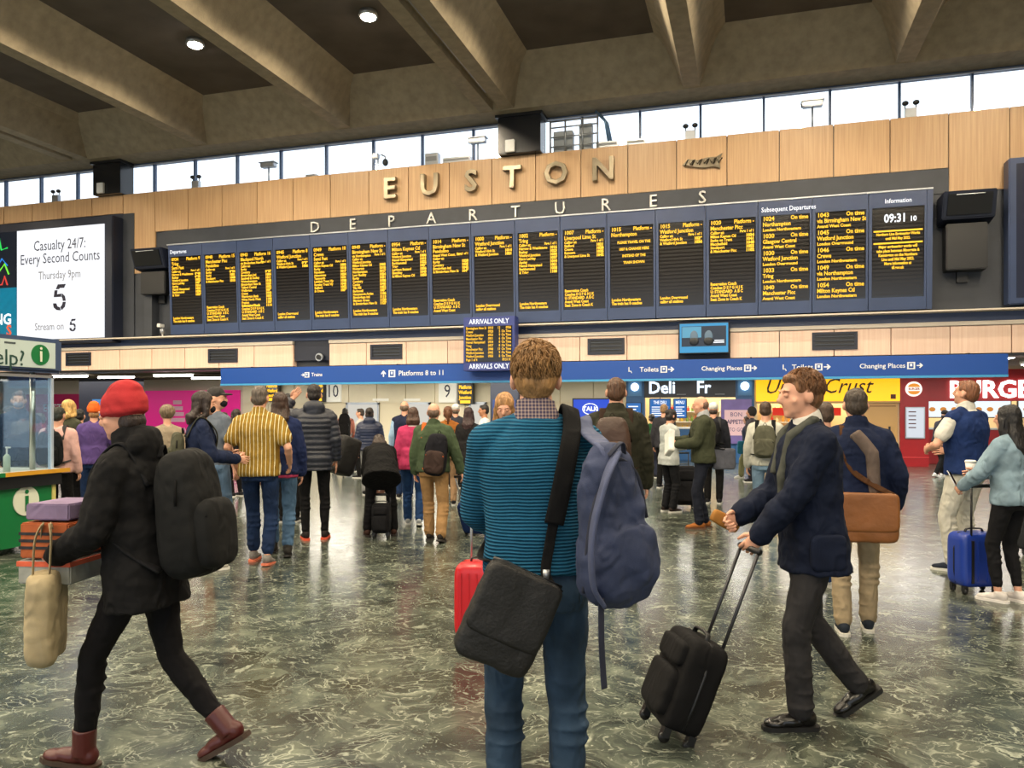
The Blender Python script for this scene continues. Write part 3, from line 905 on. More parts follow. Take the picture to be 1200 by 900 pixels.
for px, w_, h_, lb in ((366, 0.3, 0.06, 'flat grey device lying on the wall top by the left windows'), (507, 0.34, 0.28, 'grey equipment box on the wall top above the letter S'), (536, 0.7, 0.13, 'low grey equipment tray on the wall top above the letter T'),
                       (712, 0.5, 0.14, 'low grey junction box on the wall top beside the metal cage'), (745, 0.42, 0.12, 'small flat grey box on the wall top right of the metal cage')):
    x = on_y(px, 180, 17.62).x
    t = empty('equipment_box', (x, 17.62, ZTOP)); tag(t, lb, 'equipment box')
    MB().box(-w_ / 2, w_ / 2, -0.08, 0.1, 0, h_).build('case', ALU, t, bevel=0.01)
    MB().box(-w_ / 2 + 0.03, w_ / 2 - 0.03, -0.09, -0.08, h_ * 0.3, h_ * 0.7).build('cover_plate', mat('grey_plate', srgb(120, 124, 128), 0.5), t)
for px0, px1, lb in ((583, 633, 'black clad column end standing on the oak wall behind the letter T'), (108, 140, 'black clad column end standing on the oak wall above the advertising screen')):
    xa, xb = on_y(px0, 160, 17.3).x, on_y(px1, 160, 17.3).x
    t = empty('column_casing', ((xa + xb) / 2, 17.6, ZTOP)); tag(t, lb, 'column')
    hw = (xb - xa) / 2
    MB().box(-hw, hw, -0.28, 0.22, 0, 0.84).build('casing', mat('gloss_black', srgb(30, 32, 36), 0.2), t, bevel=0.01)
    MB().box(-hw - 0.05, hw + 0.05, -0.33, 0.25, 0.84, 0.92).build('cap', BLACK, t)
    MB().box(-hw + 0.2, -hw + 0.42, -0.36, -0.28, 0.02, 0.3).build('control_box', WHITE, t, bevel=0.01)
# metal access cage
x = on_y(672, 160, 17.5).x
t = empty('access_cage', (x, 17.62, ZTOP)); tag(t, 'grey metal access cage with rails on the wall top beside the column', 'cage')
for sx_ in (-0.55, -0.2, 0.2, 0.55):
    MB().tube([(sx_, -0.08, 0), (sx_, -0.08, 0.72 + 0.1 * (sx_ > 0.3))], 0.022, n=8).build('upright', ALU, t, True)
for z in (0.12, 0.34, 0.56, 0.7):
    MB().tube([(-0.55, -0.08, z), (0.55, -0.08, z)], 0.018, lat=(0, 0, 1), n=8).build('rail', ALU, t, True)
MB().tube([(0.5, -0.08, 0.84), (0.72, -0.05, 0.6), (0.8, -0.05, 0.1)], 0.03, n=8).build('slanted_rail', mat('blue_grey_metal', srgb(90, 120, 150), 0.4, metal=0.5), t, True)
MB().tube([(0.56, 0.12, 0.84), (0.74, 0.12, 0.6), (0.84, 0.12, 0.1)], 0.03, n=8).build('slanted_rail', MATS['blue_grey_metal'], t, True)
MB().box(-0.5, -0.05, 0.0, 0.2, 0, 0.5).build('cabinet', mat('cabinet_grey', srgb(150, 156, 160), 0.5), t, bevel=0.01)
MB().box(0.1, 0.4, 0.0, 0.2, 0, 0.62).build('cabinet', MATS['cabinet_grey'], t, bevel=0.01)
# ================================================================ PLATFORM GATES BEHIND THE LOW SOFFIT
# cream wall with panel joints from the pink poster to the shops
XL, XR = -17.8, -3.7
cw = MB().box(XL, XR, YS + 0.25, YS + 0.3, 0, 2.78).build('wall_gates', CREAM)
tag(cw, 'cream wall with platform gates and number signs', kind='structure')
n = 13
for k in range(n):
    a, b = XL + (XR - XL) * k / n, XL + (XR - XL) * (k + 1) / n
    MB().box(a + 0.012, b - 0.012, YS + 0.2, YS + 0.26, 1.85, 2.76).build('wall_panel', CREAM, cw, bevel=0.006)
    MB().box(a + 0.012, b - 0.012, YS + 0.2, YS + 0.26, 0.02, 1.83).build('wall_panel', mat('cream_panel_low', srgb(222, 208, 178), 0.5), cw, bevel=0.006)
# bright gate openings
for px0, px1, nm in ((405, 440, 'a'), (470, 500, 'b'), (550, 566, 'c')):
    xa, xb = on_y(px0, 500, YS).x, on_y(px1, 500, YS).x
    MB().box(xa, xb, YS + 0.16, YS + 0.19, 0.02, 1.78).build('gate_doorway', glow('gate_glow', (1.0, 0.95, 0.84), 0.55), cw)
    f_ = MB(); f_.box(xa - 0.06, xa, YS + 0.12, YS + 0.2, 0, 1.84); f_.box(xb, xb + 0.06, YS + 0.12, YS + 0.2, 0, 1.84); f_.box(xa - 0.06, xb + 0.06, YS + 0.12, YS + 0.2, 1.78, 1.86)
    f_.build('gate_frame', ALU, cw)
SIGNW = mat('sign_white', srgb(222, 218, 206), 0.5, emit=srgb(222, 218, 206), es=0.25)
for px, s in ((388, '10'), (523, '9')):
    p = on_y(px, 459, YS)
    t = empty('platform_number_sign', (p.x, YS + 0.1, p.z)); tag(t, 'white square sign reading ten left of the gates' if s == '10' else 'white square sign reading nine beside a monitor', 'sign')
    MB().box(-0.32, 0.32, 0, 0.1, -0.36, 0.36).build('plate', SIGNW, t, bevel=0.01)
    text('number_text', s, 0.62, (0, -0.008, 0), INK, t, 'CENTER', sx=0.8)
def monitor(px, py, lb, w_=0.36, h_=0.52):
    p = on_y(px, py, YS)
    t = empty('platform_monitor', (p.x, YS - 0.06, p.z)); tag(t, lb, 'monitor')
    MB().box(-w_, w_, 0, 0.16, -h_, h_).build('housing', BLACK, t, bevel=0.01)
    MB().box(-w_ + 0.07, w_ - 0.07, -0.01, 0, -h_ * 0.2 if w_ < 0.3 else -h_ + 0.08, h_ - 0.08).build('screen', LED_OFF, t)
    MB().box(-0.1, 0.1, 0.16, 0.258, -0.1, 0.1).build('bracket', BLACK, t)
    z = h_ - 0.16
    for s in ('Platform', 'Watford', 'Junction', 'On time')[: 3 if w_ < 0.3 else 4]:
        text('led_text', s, 0.16, (0, -0.014, z), AMBER, t, 'CENTER', sx=0.8, bold=0.006); z -= 0.17
    MB().box(-w_ + 0.09, w_ - 0.09, -0.012, -0.01, z - 0.02, z + 0.08).build('led_row', AMBER, t)
monitor(320, 459, 'slim black platform monitor with amber text by the yellow striped shirt', 0.27, 0.36)
monitor(373, 459, 'slim black platform monitor with amber text left of the sign 10', 0.27, 0.36)
monitor(546, 461, 'square platform monitor with amber text right of the sign 9', 0.27, 0.36)
for px in (443, 480):
    p = on_y(px, 468, YS)
    MB().box(p.x - 0.3, p.x + 0.3, YS + 0.18, YS + 0.2, p.z - 0.05, p.z + 0.03).build('notice_strip', SIGNW, cw)

# left: pink poster wall and dark column
lw = MB().box(-30, -17.8, YS + 0.25, YS + 0.3, 0, 2.78).build('wall_poster', mat('beige_wall', srgb(206, 196, 178), 0.6))
tag(lw, 'beige wall behind the crowd carrying the pink poster', kind='structure')
PINK = mat('poster_pink', srgb(214, 24, 128), 0.4, emit=srgb(214, 24, 128), es=0.28)
xa, xb = on_y(166, 457, YS).x, on_y(277, 457, YS).x
t = empty('pink_poster', ((xa + xb) / 2, YS + 0.18, 1.35)); tag(t, 'wide magenta pink wall poster with pale tower drawings', 'poster')
hw = (xb - xa) / 2
MB().box(-hw, hw, 0, 0.06, -1.0, 0.98).build('poster_sheet', PINK, t)
PALEP = mat('poster_pale', srgb(240, 190, 210), 0.5)
for cx in (-0.62, 0.72):
    for q in range(4):
        MB().box(cx - 0.34 + q * 0.05, cx + 0.34 - q * 0.05, -0.012, 0, -0.2 + q * 0.22, -0.05 + q * 0.22).build('printed_tower', PALEP, t)
text('poster_text', 'THAT', 0.36, (-0.9, -0.01, -0.55), PALEP, t, 'LEFT', bold=0.01)
p0, p1 = on_y(60, 465, YS).x, on_y(92, 500, YS).x
t = empty('dark_pink_poster', ((p0 + p1) / 2 - 0.6, YS + 0.18, 1.25)); tag(t, 'dark crimson poster with white capitals beside the navy column', 'poster')
MB().box(-1.6, 1.25, 0, 0.06, -1.0, 0.98).build('poster_sheet', mat('poster_crimson', srgb(140, 14, 66), 0.4, emit=srgb(140, 14, 66), es=0.25), t)
text('poster_text', 'EUSTON', 0.42, (0.95, -0.01, 0.42), PRINTW, t, 'RIGHT', bold=0.008)
xa, xb = on_y(92, 450, 21.0).x, on_y(148, 450, 21.0).x
t = empty('column', ((xa + xb) / 2, 21.0, 0)); tag(t, 'square dark navy column between the crimson and pink posters', 'column')
hw = (xb - xa) / 2
MB().box(-hw, hw, 0, 0.8, 0, 2.76).build('shaft', NAVYD, t, bevel=0.02)
MB().box(-hw - 0.02, hw + 0.02, -0.02, 0.82, 0, 0.25).build('plinth', BLACK, t)
MB().box(-hw * 0.4, hw * 0.1, -0.02, 0, 1.4, 1.95).build('notice', mat('notice_blue', srgb(60, 120, 180), 0.4), t)
xa, xb = on_y(578, 470, 22.5).x, on_y(604, 470, 22.5).x
t = empty('column', ((xa + xb) / 2, 22.5, 0)); tag(t, 'slim dark navy column beside the sign 9 monitor', 'column')
hw = (xb - xa) / 2 + 0.1
MB().box(-hw, hw, 0, 0.6, 0, 2.76).build('shaft', NAVYD, t, bevel=0.02)
MB().box(-hw * 0.8, hw * 0.8, -0.03, 0, 1.35, 1.9).build('notice', mat('notice_navy', srgb(24, 44, 96), 0.4), t)

# ================================================================ SHOPS
SHOPB = mat('shop_blue', srgb(44, 92, 140), 0.4)
CREAMW = mat('shop_cream', srgb(238, 214, 168), 0.6)
# dividing walls and rear walls of the shops
back = MB().box(-3.68, 16.8, 28.2, 28.3, 0, 2.78).build('wall_shop_back', CREAMW); tag(back, kind='structure')
for k, xw in enumerate((-3.72, 0.14, 3.98)):
    tag(MB().box(xw - 0.04, xw + 0.04, YS + 0.05, 28.2, 0, 2.78).build('wall_shop_%d' % (k + 1), CREAMW), kind='structure')
# blue talk screen on the cream wall
p = on_y(695, 480, YS)
t = empty('advert_screen', (p.x, YS + 0.06, p.z)); tag(t, 'vivid blue wall screen with white round logo left of the deli', 'screen')
MB().box(-0.68, 0.55, 0, 0.14, -0.36, 0.36).build('housing', BLACK, t)
MB().box(-0.64, 0.51, -0.01, 0, -0.3, 0.32).build('screen', glow('screen_blue', srgb(0, 70, 210), 0.9), t)
text('screen_text', 'TALK', 0.2, (-0.1, -0.02, 0.02), TXTW, t, 'CENTER', bold=0.006)
ring = [(-0.1 + 0.24 * cos(a), -0.02, 0.02 + 0.17 * sin(a)) for a in np.linspace(0, 2 * pi, 25)]
MB().tube(ring, 0.014, n=6).build('logo_ring', TXTW, t)
MB().box(-0.6, 0.47, -0.02, -0.01, -0.3, -0.24).build('screen_strip', TXTW, t)

# deli
t = empty('deli_shopfront', (0, YS, 0)); tag(t, 'dark deli shop front with glowing white serif lettering and blue pillars', 'shop front')
for px0, px1 in ((734, 755), (862, 884)):
    xa, xb = on_y(px0, 450, YS).x, on_y(px1, 450, YS).x
    pl = MB().box(xa, xb, -0.05, 0.3, 0, 2.7).build('pillar', SHOPB, t, bevel=0.01)
    xm_ = (xa + xb) / 2
    MB().box(xa + 0.06, xb - 0.06, -0.07, -0.05, 2.02, 2.62).build('lamp_plate', mat('shop_blue_light', srgb(70, 120, 165), 0.4), pl)
    MB().ball((xm_, -0.12, 2.30), (0.12, 0.07, 0.12), nu=16, nv=10).build('globe_lamp', glow('globe_white', (0.9, 0.97, 1.0), 4.0), pl, True)
xa, xb = on_y(755, 450, YS).x, on_y(862, 450, YS).x
sb = MB().box(xa, xb, -0.02, 0.3, 1.97, 2.66).build('sign_board', mat('sign_black', srgb(10, 11, 16), 0.3), t)
for px, s in ((760, 'Deli'), (816, 'Fr')):
    text('sign_text', s, 0.52, (on_y(px, 455, YS).x, -0.05, 2.26), glow('deli_white', (0.75, 0.86, 1.0), 1.3), t, bold=0.012, extrude=0.02, sx=0.95)
for px in (793, 838):
    x = on_y(px, 462, YS).x
    MB().box(x - 0.0, x + 0.28, -0.03, -0.02, 2.05, 2.08).build('small_print', mat('grey_print', srgb(130, 132, 136), 0.5), t)
xa2 = on_y(844, 450, YS).x
MB().box(xa, xb, 0.75, 1.35, 0, 1.0).build('counter', SHOPB, t, bevel=0.02)
MB().box(xa, xb, 0.7, 1.4, 1.0, 1.05).build('counter_top', WHITE, t)
# purple poster window over a blue base
MB().box(xa2, on_y(884, 450, YS).x, 0.0, 0.1, 0.02, 0.58).build('base_panel', SHOPB, t)
po = empty('window_poster', ((xa2 + on_y(882, 450, YS).x) / 2, YS - 0.12, 1.25)); tag(po, 'purple window poster reading bon appetit beside the deli counter', 'poster')
MB().box(-0.44, 0.44, 0, 0.05, -0.66, 0.66).build('poster_sheet', mat('poster_purple', srgb(92, 78, 130), 0.4, emit=srgb(120, 96, 140), es=0.35, var=0.25, vscale=3), po)
MB().box(-0.34, 0.34, -0.008, 0, -0.42, 0.34).build('poster_card', mat('poster_peach', srgb(206, 170, 170), 0.5, emit=srgb(206, 170, 170), es=0.3), po)
text('poster_text', 'BON', 0.18, (0, -0.012, 0.2), mat('ink_purple', srgb(84, 60, 110), 0.5), po, 'CENTER', sx=0.9)
text('poster_text', "APPETIT", 0.185, (0, -0.012, -0.02), mat('ink_violet', srgb(52, 30, 84), 0.5), po, 'CENTER', sx=0.8, bold=0.003)
text('poster_text', 'TO GO', 0.16, (0, -0.012, -0.25), MATS['ink_purple'], po, 'CENTER', sx=0.8)
# deli menus inside
for px0, px1, s in ((761, 786, 'THE DELI'), (789, 805, 'MENU')):
    a, b = on_y(px0, 470, 26.5).x, on_y(px1, 470, 26.5).x
    t2 = empty('menu_screen', ((a + b) / 2, 26.5, 1.62)); tag(t2, 'blue lit menu screen reading %s inside the deli' % s.lower(), 'screen')
    hw = (b - a) / 2
    MB().box(-hw, hw, 0, 0.08, -0.3, 0.36).build('housing', BLACK, t2)
    MB().box(-hw + 0.02, hw - 0.02, -0.01, 0, -0.28, 0.34).build('screen', glow('menu_blue', srgb(20, 110, 190), 0.8), t2)
    MB().tube([(0, 0.04, 0.36), (0, 0.04, 1.16)], 0.015, n=8).build('hanger', BLACK, t2)
    text('screen_text', s, 0.15, (0, -0.02, 0.22), TXTW, t2, 'CENTER', bold=0.002, sx=0.7)
    for q in range(5):
        MB().box(-hw + 0.08, hw - 0.08 - 0.07 * (q % 2), -0.016, -0.01, 0.06 - q * 0.07, 0.085 - q * 0.07).build('menu_line', TXTW, t2)
p = on_y(743, 483, YS)
t2 = empty('menu_screen', (p.x, YS - 0.1, p.z)); tag(t2, 'small blue lit notice screen on the left deli pillar', 'screen')
MB().box(-0.24, 0.24, 0, 0.05, -0.36, 0.3).build('housing', BLACK, t2)
MB().box(-0.22, 0.22, -0.01, 0, -0.34, 0.28).build('screen', MATS['menu_blue'], t2)
for q in range(5):
    MB().box(-0.16, 0.14 - 0.06 * (q % 2), -0.016, -0.01, 0.16 - q * 0.09, 0.19 - q * 0.09).build('menu_line', TXTW, t2)
# shelf of goods behind the counters
def goods_shelf(x0, x1, y, label, cols, seed):
    t3 = empty('display_shelf', ((x0 + x1) / 2, y, 0)); tag(t3, label, 'shelf')
    hw = (x1 - x0) / 2
    MB().box(-hw, hw, 0.3, 0.34, 0, 1.9).build('back_panel', CREAMW, t3)
    for sx_ in (-hw, hw - 0.03):
        MB().box(sx_, sx_ + 0.03, 0, 0.3, 0, 1.9).build('side_panel', WHITE, t3)
    rnd = random.Random(seed)
    for z in (0.5, 0.85, 1.2, 1.55):
        MB().box(-hw, hw, 0, 0.3, z - 0.03, z).build('shelf_board', WHITE, t3)
        x = x0 + 0.08
        while x < x1 - 0.08:
            h = rnd.uniform(0.12, 0.24)
            c = rnd.choice(cols)
            b_ = MB().tube([(0, 0, 0), (0, 0, h * 0.62), (0, 0, h * 0.75), (0, 0, h)], [0.045, 0.045, 0.02, 0.02], n=10).build('bottle', mat('goods_%d_%d_%d' % c, srgb(*c), 0.35), None, True, loc=(x, y + 0.14, z))
            tag(b_, 'small bottle on the %s' % label, 'bottle', 'bottles on the %s' % label)
            x += rnd.uniform(0.13, 0.2)
goods_shelf(-2.7, -1.0, 27.6, 'lit shelf behind the deli counter', [(230, 190, 60), (200, 120, 40), (240, 230, 200), (120, 150, 60), (200, 60, 40)], 1)

# yellow baguette shop
YEL = mat('sign_yellow', srgb(246, 190, 10), 0.4, emit=srgb(255, 196, 8), es=0.75)
t = empty('bakery_shopfront', (0, YS, 0)); tag(t, 'bright yellow lit shop front sign with black script lettering above a tan door', 'shop front')
xa, xb = on_y(886, 450, YS).x, on_y(1054, 450, YS).x
MB().box(xa, xb, -0.1, 0.25, 1.84, 2.6).build('sign_board', YEL, t, bevel=0.01)
MB().box(xa, xb, -0.08, 0.25, 1.78, 1.84).build('sign_lip', mat('tan_metal', srgb(190, 150, 90), 0.4), t)
tx = text('sign_text', 'Upper Crust', 0.62, (on_y(1020, 450, YS).x, -0.12, 2.26), mat('script_brown', srgb(40, 24, 10), 0.5), t, 'RIGHT', sx=0.9)
tx.data.shear = 0.35
MB().box(on_y(1043, 460, YS).x, on_y(1049, 460, YS).x, -0.11, -0.1, 1.9, 2.03).build('unit_plate', mat('brown_plate', srgb(90, 40, 16), 0.5), t)
xd0, xd1 = on_y(1001, 500, YS).x, on_y(1052, 500, YS).x
TAN = mat('tan_door', srgb(206, 160, 96), 0.4)
dr = MB().box(xd0, xd1, 0.0, 0.12, 0, 1.78).build('door', TAN, t)
MB().box(xd0 + 0.05, xd1 - 0.05, -0.015, 0, 1.68, 1.72).build('door_rail', mat('tan_dark', srgb(160, 116, 64), 0.5), dr)
MB().box(xd1 - 0.24, xd1 - 0.19, -0.05, 0, 0.82, 1.12).build('door_handle', BLACK, dr)
MB().box(xa + 0.02, xd0 - 0.05, 0.6, 1.2, 0, 1.0).build('counter', TAN, t, bevel=0.02)
MB().box(xa + 0.02, xd0 - 0.05, 0.58, 1.24, 1.0, 1.04).build('counter_top', WHITE, t)
MB().box(xa + 0.5, xd0 - 0.2, 1.5, 1.56, 1.42, 1.66).build('menu_board', mat('menu_red', srgb(170, 30, 24), 0.4, emit=srgb(190, 30, 24), es=0.4), t)
goods_shelf(0.4, 2.5, 27.6, 'lit shelf behind the bakery counter', [(220, 150, 50), (210, 80, 30), (240, 220, 180), (190, 40, 30)], 2)

# red burger shop
RED = mat('shop_red', srgb(168, 20, 26), 0.4, var=0.06)
t = empty('burger_shopfront', (0, YS, 0)); tag(t, 'red burger shop front with glowing white capital letters and round logo', 'shop front')
xa, xo = 4.02, on_y(1088, 500, YS).x
MB().box(xa, xo, -0.05, 0.25, 0, 2.7).build('wall_panel', RED, t)
MB().box(xo, 12.0, -0.05, 0.25, 1.83, 2.7).build('sign_panel', RED, t)
MB().box(xa, xo, -0.07, -0.05, 0.24, 0.27).build('skirting_line', mat('red_line', srgb(210, 60, 60), 0.4), t)
LETW = glow('letters_white', (1.0, 0.96, 0.92), 2.2)
text('sign_text', 'BURGER', 0.66, (on_y(1111, 459, YS).x, -0.09, 2.13), LETW, t, bold=0.015, extrude=0.03, sx=0.96)
p = on_y(1070, 456, YS)
MB().disc((p.x, -0.09, p.z), 0.21, 0.06, n=28).build('logo_disc', glow('logo_cream', (1.0, 0.93, 0.82), 1.1), t)
for sgn in (1, -1):
    pr = [(p.x + 0.15 * cos(a), p.z + sgn * (0.055 + 0.1 * sin(a))) for a in np.linspace(0, pi, 12)]
    MB().prism(pr, 'y', -0.14, -0.12).build('logo_bun', glow('logo_orange', srgb(240, 150, 40), 0.9), t)
text('logo_text', 'BURGER', 0.085, (p.x, -0.15, p.z + 0.0), mat('logo_red', srgb(200, 30, 20), 0.5), t, 'CENTER', bold=0.003, sx=0.9)
a, b = on_y(1060, 495, YS).x, on_y(1083, 495, YS).x
mb_ = empty('menu_lightbox', ((a + b) / 2, YS - 0.12, 1.22)); tag(mb_, 'white lit menu lightbox on the red burger shop wall', 'menu')
hw = (b - a) / 2
MB().box(-hw, hw, 0, 0.07, -0.43, 0.45).build('frame', ALU, mb_)
MB().box(-hw + 0.03, hw - 0.03, -0.01, 0, -0.4, 0.42).build('panel', glow('menu_white', (0.86, 0.92, 1.0), 0.7), mb_)
for q in range(5):
    MB().box(-hw + 0.08, 0.02, -0.014, -0.01, 0.3 - q * 0.11, 0.33 - q * 0.11).build('menu_line', mat('ink_brown', srgb(90, 40, 30), 0.5), mb_)
MB().box(xo + 0.1, 12.0, 1.2, 1.8, 0, 1.02).build('counter', RED, t, bevel=0.02)
MB().box(xo + 0.1, 12.0, 1.15, 1.85, 1.02, 1.07).build('counter_top', STEEL, t)
for k in range(5):
    x = xo + 0.35 + k * 1.25
    t2 = empty('menu_screen', (x + 0.5, 26.6, 1.55)); tag(t2, 'bright pale menu screen above the burger counter', 'screen', 'menu screens above the burger counter')
    MB().box(-0.55, 0.55, 0, 0.08, -0.2, 0.36).build('housing', BLACK, t2)
    MB().box(-0.52, 0.52, -0.01, 0, -0.17, 0.33).build('screen', glow('menu_pale', (0.8, 0.93, 1.0), 1.0), t2)
    MB().tube([(0, 0.04, 0.36), (0, 0.04, 1.23)], 0.015, n=8).build('hanger', BLACK, t2)
    for q in range(3):
        MB().ball((-0.32 + q * 0.3, -0.02, 0.06), (0.09, 0.012, 0.07), nu=12, nv=6).build('menu_picture', glow('menu_food', srgb(220, 140, 50), 0.8), t2)

# ================================================================ INFORMATION DESK (left)
c0, _ = on_floor(64, 641)
XF_, YC = c0.x, c0.y
GREEN = mat('desk_green', srgb(10, 112, 58), 0.45, var=0.05)
d = empty('information_desk', (XF_, YC, 0)); tag(d, 'green information desk with round i badge and glass screen', 'desk')
DL = 3.4                                  # the counter runs towards the camera along -y
RZ = pi / 2
MB().box(-0.75, 0.0, -DL, 0, 0.08, 0.72).build('front_panel', GREEN, d)
MB().box(-0.012, 0.012, -0.04, 0.006, 0.08, 0.72).build('corner_strip', mat('pale_yellow_trim', srgb(210, 200, 120), 0.5), d)
MB().box(-0.8, 0.05, -DL, 0.05, 0.72, 0.86).build('dark_band', BLACK, d)
MB().box(-0.8, 0.09, -DL, 0.12, 0.865, 0.89).build('counter_top', mat('counter_white', srgb(214, 214, 206), 0.3), d)
MB().box(0.09, 0.1, -0.7, 0.12, 0.855, 0.9).build('counter_edge', mat('edge_ochre', srgb(206, 150, 40), 0.4), d)
MB().box(0.09, 0.1, -DL, -0.7, 0.855, 0.9).build('counter_edge', GREEN, d)
for yy in (-0.2, -1.6, -3.0):
    MB().tube([(-0.2, yy, 0), (-0.2, yy, 0.08)], 0.04, n=10).build('foot', ALU, d)
pb = on_y(30, 588, 1.0)
# badge: a round plate on the face x = 0
def face_x(px, py):                       # point on the desk face plane
    u, v = (px - CX) / F, (HY - py) / F
    tt = XF_ / (-SN + u * CS)
    return Vector((XF_, (CS + u * SN) * tt, CH + v * tt)) - Vector((XF_, YC, 0))
bc = face_x(30, 587)
BADGE = mat('badge_cream', srgb(220, 224, 206), 0.5)
MB().disc((0.008, bc.y, bc.z), 0.16, 0.012, 'x', 32).build('badge_disc', BADGE, d)
it = text('badge_text', 'i', 0.36, (0.02, bc.y, bc.z - 0.0), GREEN, d, 'CENTER', rz=RZ, bold=0.004, extrude=0.002)
# glass screen
g0 = face_x(56, 440)
zt = g0.z
MB().box(-0.012, 0.0, -DL, -0.06, 0.9, zt - 0.03).build('glass_pane', glass_mat('desk_glass', (0.82, 0.9, 0.95), 0.05), d)
MB().box(-0.03, 0.02, -DL, -0.03, zt - 0.03, zt).build('glass_rail', ALU, d)
MB().box(-0.03, 0.02, -0.06, -0.03, 0.89, zt).build('glass_post', mat('pale_alu', srgb(190, 205, 225), 0.35, metal=0.4), d)
MB().box(-0.75, -0.03, -0.05, -0.038, 0.9, zt - 0.05).build('glass_pane', MATS['desk_glass'], d)
# sign above
s0 = face_x(0, 433); s1 = face_x(66, 402)
sg = empty('help_sign', (XF_, YC, 0)); tag(sg, 'grey hanging sign asking about help with green i above the desk', 'sign')
zb_, zt_ = zt + 0.03, zt + 0.42
MB().box(-0.18, 0.0, -DL, 0.12, zb_, zt_).build('sign_box', mat('sign_case', srgb(58, 76, 108), 0.4), sg, bevel=0.03)
MB().box(0.0, 0.012, -DL, 0.0, zb_ + 0.05, zt_ - 0.05).build('sign_face', mat('sign_pale', srgb(178, 192, 186), 0.4, emit=srgb(178, 192, 186), es=0.15), sg)
ib = face_x(46, 419)
MB().disc((0.016, ib.y, (zb_ + zt_) / 2), 0.115, 0.01, 'x', 32).build('badge_disc', GREEN, sg)
text('badge_text', 'i', 0.25, (0.028, ib.y, (zb_ + zt_) / 2), BADGE, sg, 'CENTER', rz=RZ, bold=0.002, extrude=0.002)
text('sign_text', 'Can we help?', 0.24, (0.018, face_x(28, 420).y, (zb_ + zt_) / 2 - 0.06), mat('ink_green', srgb(28, 66, 58), 0.5), sg, 'RIGHT', rz=RZ, extrude=0.001)
MB().box(0.012, 0.016, face_x(4, 412).y, face_x(17, 412).y, zt_ - 0.1, zt_ - 0.08).build('small_print', mat('ink_slate', srgb(70, 80, 84), 0.5), sg)
for yy in (-0.2, -2.8):
    MB().tube([(-0.1, yy, 0.9), (-0.1, yy, zb_ + 0.02)], 0.03, n=12).build('sign_post', STEEL, sg, True)
# bottles of sanitiser on the counter
for k, (yy, h) in enumerate(((-0.95, 0.2), (-0.72, 0.24), (-0.86, 0.14), (-0.5, 0.26), (-1.1, 0.22), (-0.62, 0.12))):
    b_ = empty('pump_bottle', (XF_ - 0.12 - 0.05 * (k % 3), YC + yy, 0.89)); tag(b_, 'small pale pump bottle on the information desk counter', 'bottle', 'bottles on the information desk')
    MB().tube([(0, 0, 0), (0, 0, h * 0.65), (0, 0, h * 0.75)], [0.035, 0.035, 0.015], n=12).build('bottle_body', mat('bottle_pale', srgb(196, 206, 190), 0.3), b_, True)
    MB().tube([(0, 0, h * 0.75), (0, 0, h)], 0.009, n=8).build('pump', WHITE, b_)
    MB().box(-0.012, 0.045, -0.01, 0.01, h, h + 0.015).build('nozzle', WHITE, b_)
# ================================================================ PEOPLE: GENERATOR
SKIN = {'a': mat('skin_light', srgb(214, 160, 134), 0.55, var=0.06, vscale=20), 'b': mat('skin_tan', srgb(188, 132, 100), 0.55, var=0.06, vscale=20),
        'c': mat('skin_brown', srgb(120, 78, 56), 0.55, var=0.06, vscale=20)}
EYE = mat('eye_white', srgb(225, 220, 212), 0.3)
IRIS = mat('eye_iris', srgb(50, 38, 30), 0.2)
LIP = mat('lip', srgb(176, 104, 92), 0.5)
V3 = lambda *a: np.array(a, float)
CLOUD = bpy.data.textures.new('wrinkle', 'CLOUDS'); CLOUD.noise_scale = 0.11; CLOUD.noise_depth = 2
CLOUDF = bpy.data.textures.new('fine_wrinkle', 'CLOUDS'); CLOUDF.noise_scale = 0.05; CLOUDF.noise_depth = 2


def ik(a, t, l1, l2, pole):
    d = t - a
    L = np.linalg.norm(d)
    if L > l1 + l2 - 0.004:
        t = a + d / L * (l1 + l2 - 0.004); d = t - a; L = l1 + l2 - 0.004
    if L < abs(l1 - l2) + 0.02:
        L = abs(l1 - l2) + 0.02
    u = d / (np.linalg.norm(d) + 1e-9)
    c = (l1 * l1 + L * L - l2 * l2) / (2 * l1 * L)
    c = max(-1, min(1, c))
    p = pole - (pole @ u) * u
    p = p / (np.linalg.norm(p) + 1e-9)
    return a + u * l1 * c + p * l1 * math.sqrt(1 - c * c), t


def hair_mat(r, g, b):
    nm = 'hair_%d_%d_%d' % (r, g, b)
    if nm in MATS: return MATS[nm]
    return mat(nm, srgb(r, g, b), 0.5, var=0.45, vscale=1.0, stretch=(60, 60, 14), bump=0.8, bscale=1.0)


def soft(name, mb, m, parent, voxel, smooth=4, wrinkle=0.0, extra=None, mats=None, tex=None):
    """union of the collected shapes as one smooth surface (applied at the end)"""
    o = link(name, mb.mesh(name), m, parent)
    for x in (mats or []): o.data.materials.append(x)
    r = o.modifiers.new('union', 'REMESH'); r.mode = 'VOXEL'; r.voxel_size = voxel; r.adaptivity = 0
    if smooth:
        s = o.modifiers.new('smooth', 'SMOOTH'); s.factor = 0.5; s.iterations = smooth
    if wrinkle:
        d = o.modifiers.new('wrinkle', 'DISPLACE'); d.texture = tex or CLOUD; d.strength = wrinkle; d.mid_level = 0.5; d.texture_coords = 'LOCAL'
        if wrinkle >= 0.016 and voxel < 0.012:
            d = o.modifiers.new('fine_wrinkle', 'DISPLACE'); d.texture = CLOUDF; d.strength = wrinkle * 0.4; d.mid_level = 0.5; d.texture_coords = 'LOCAL'
    FIN.append((o, extra))
    return o


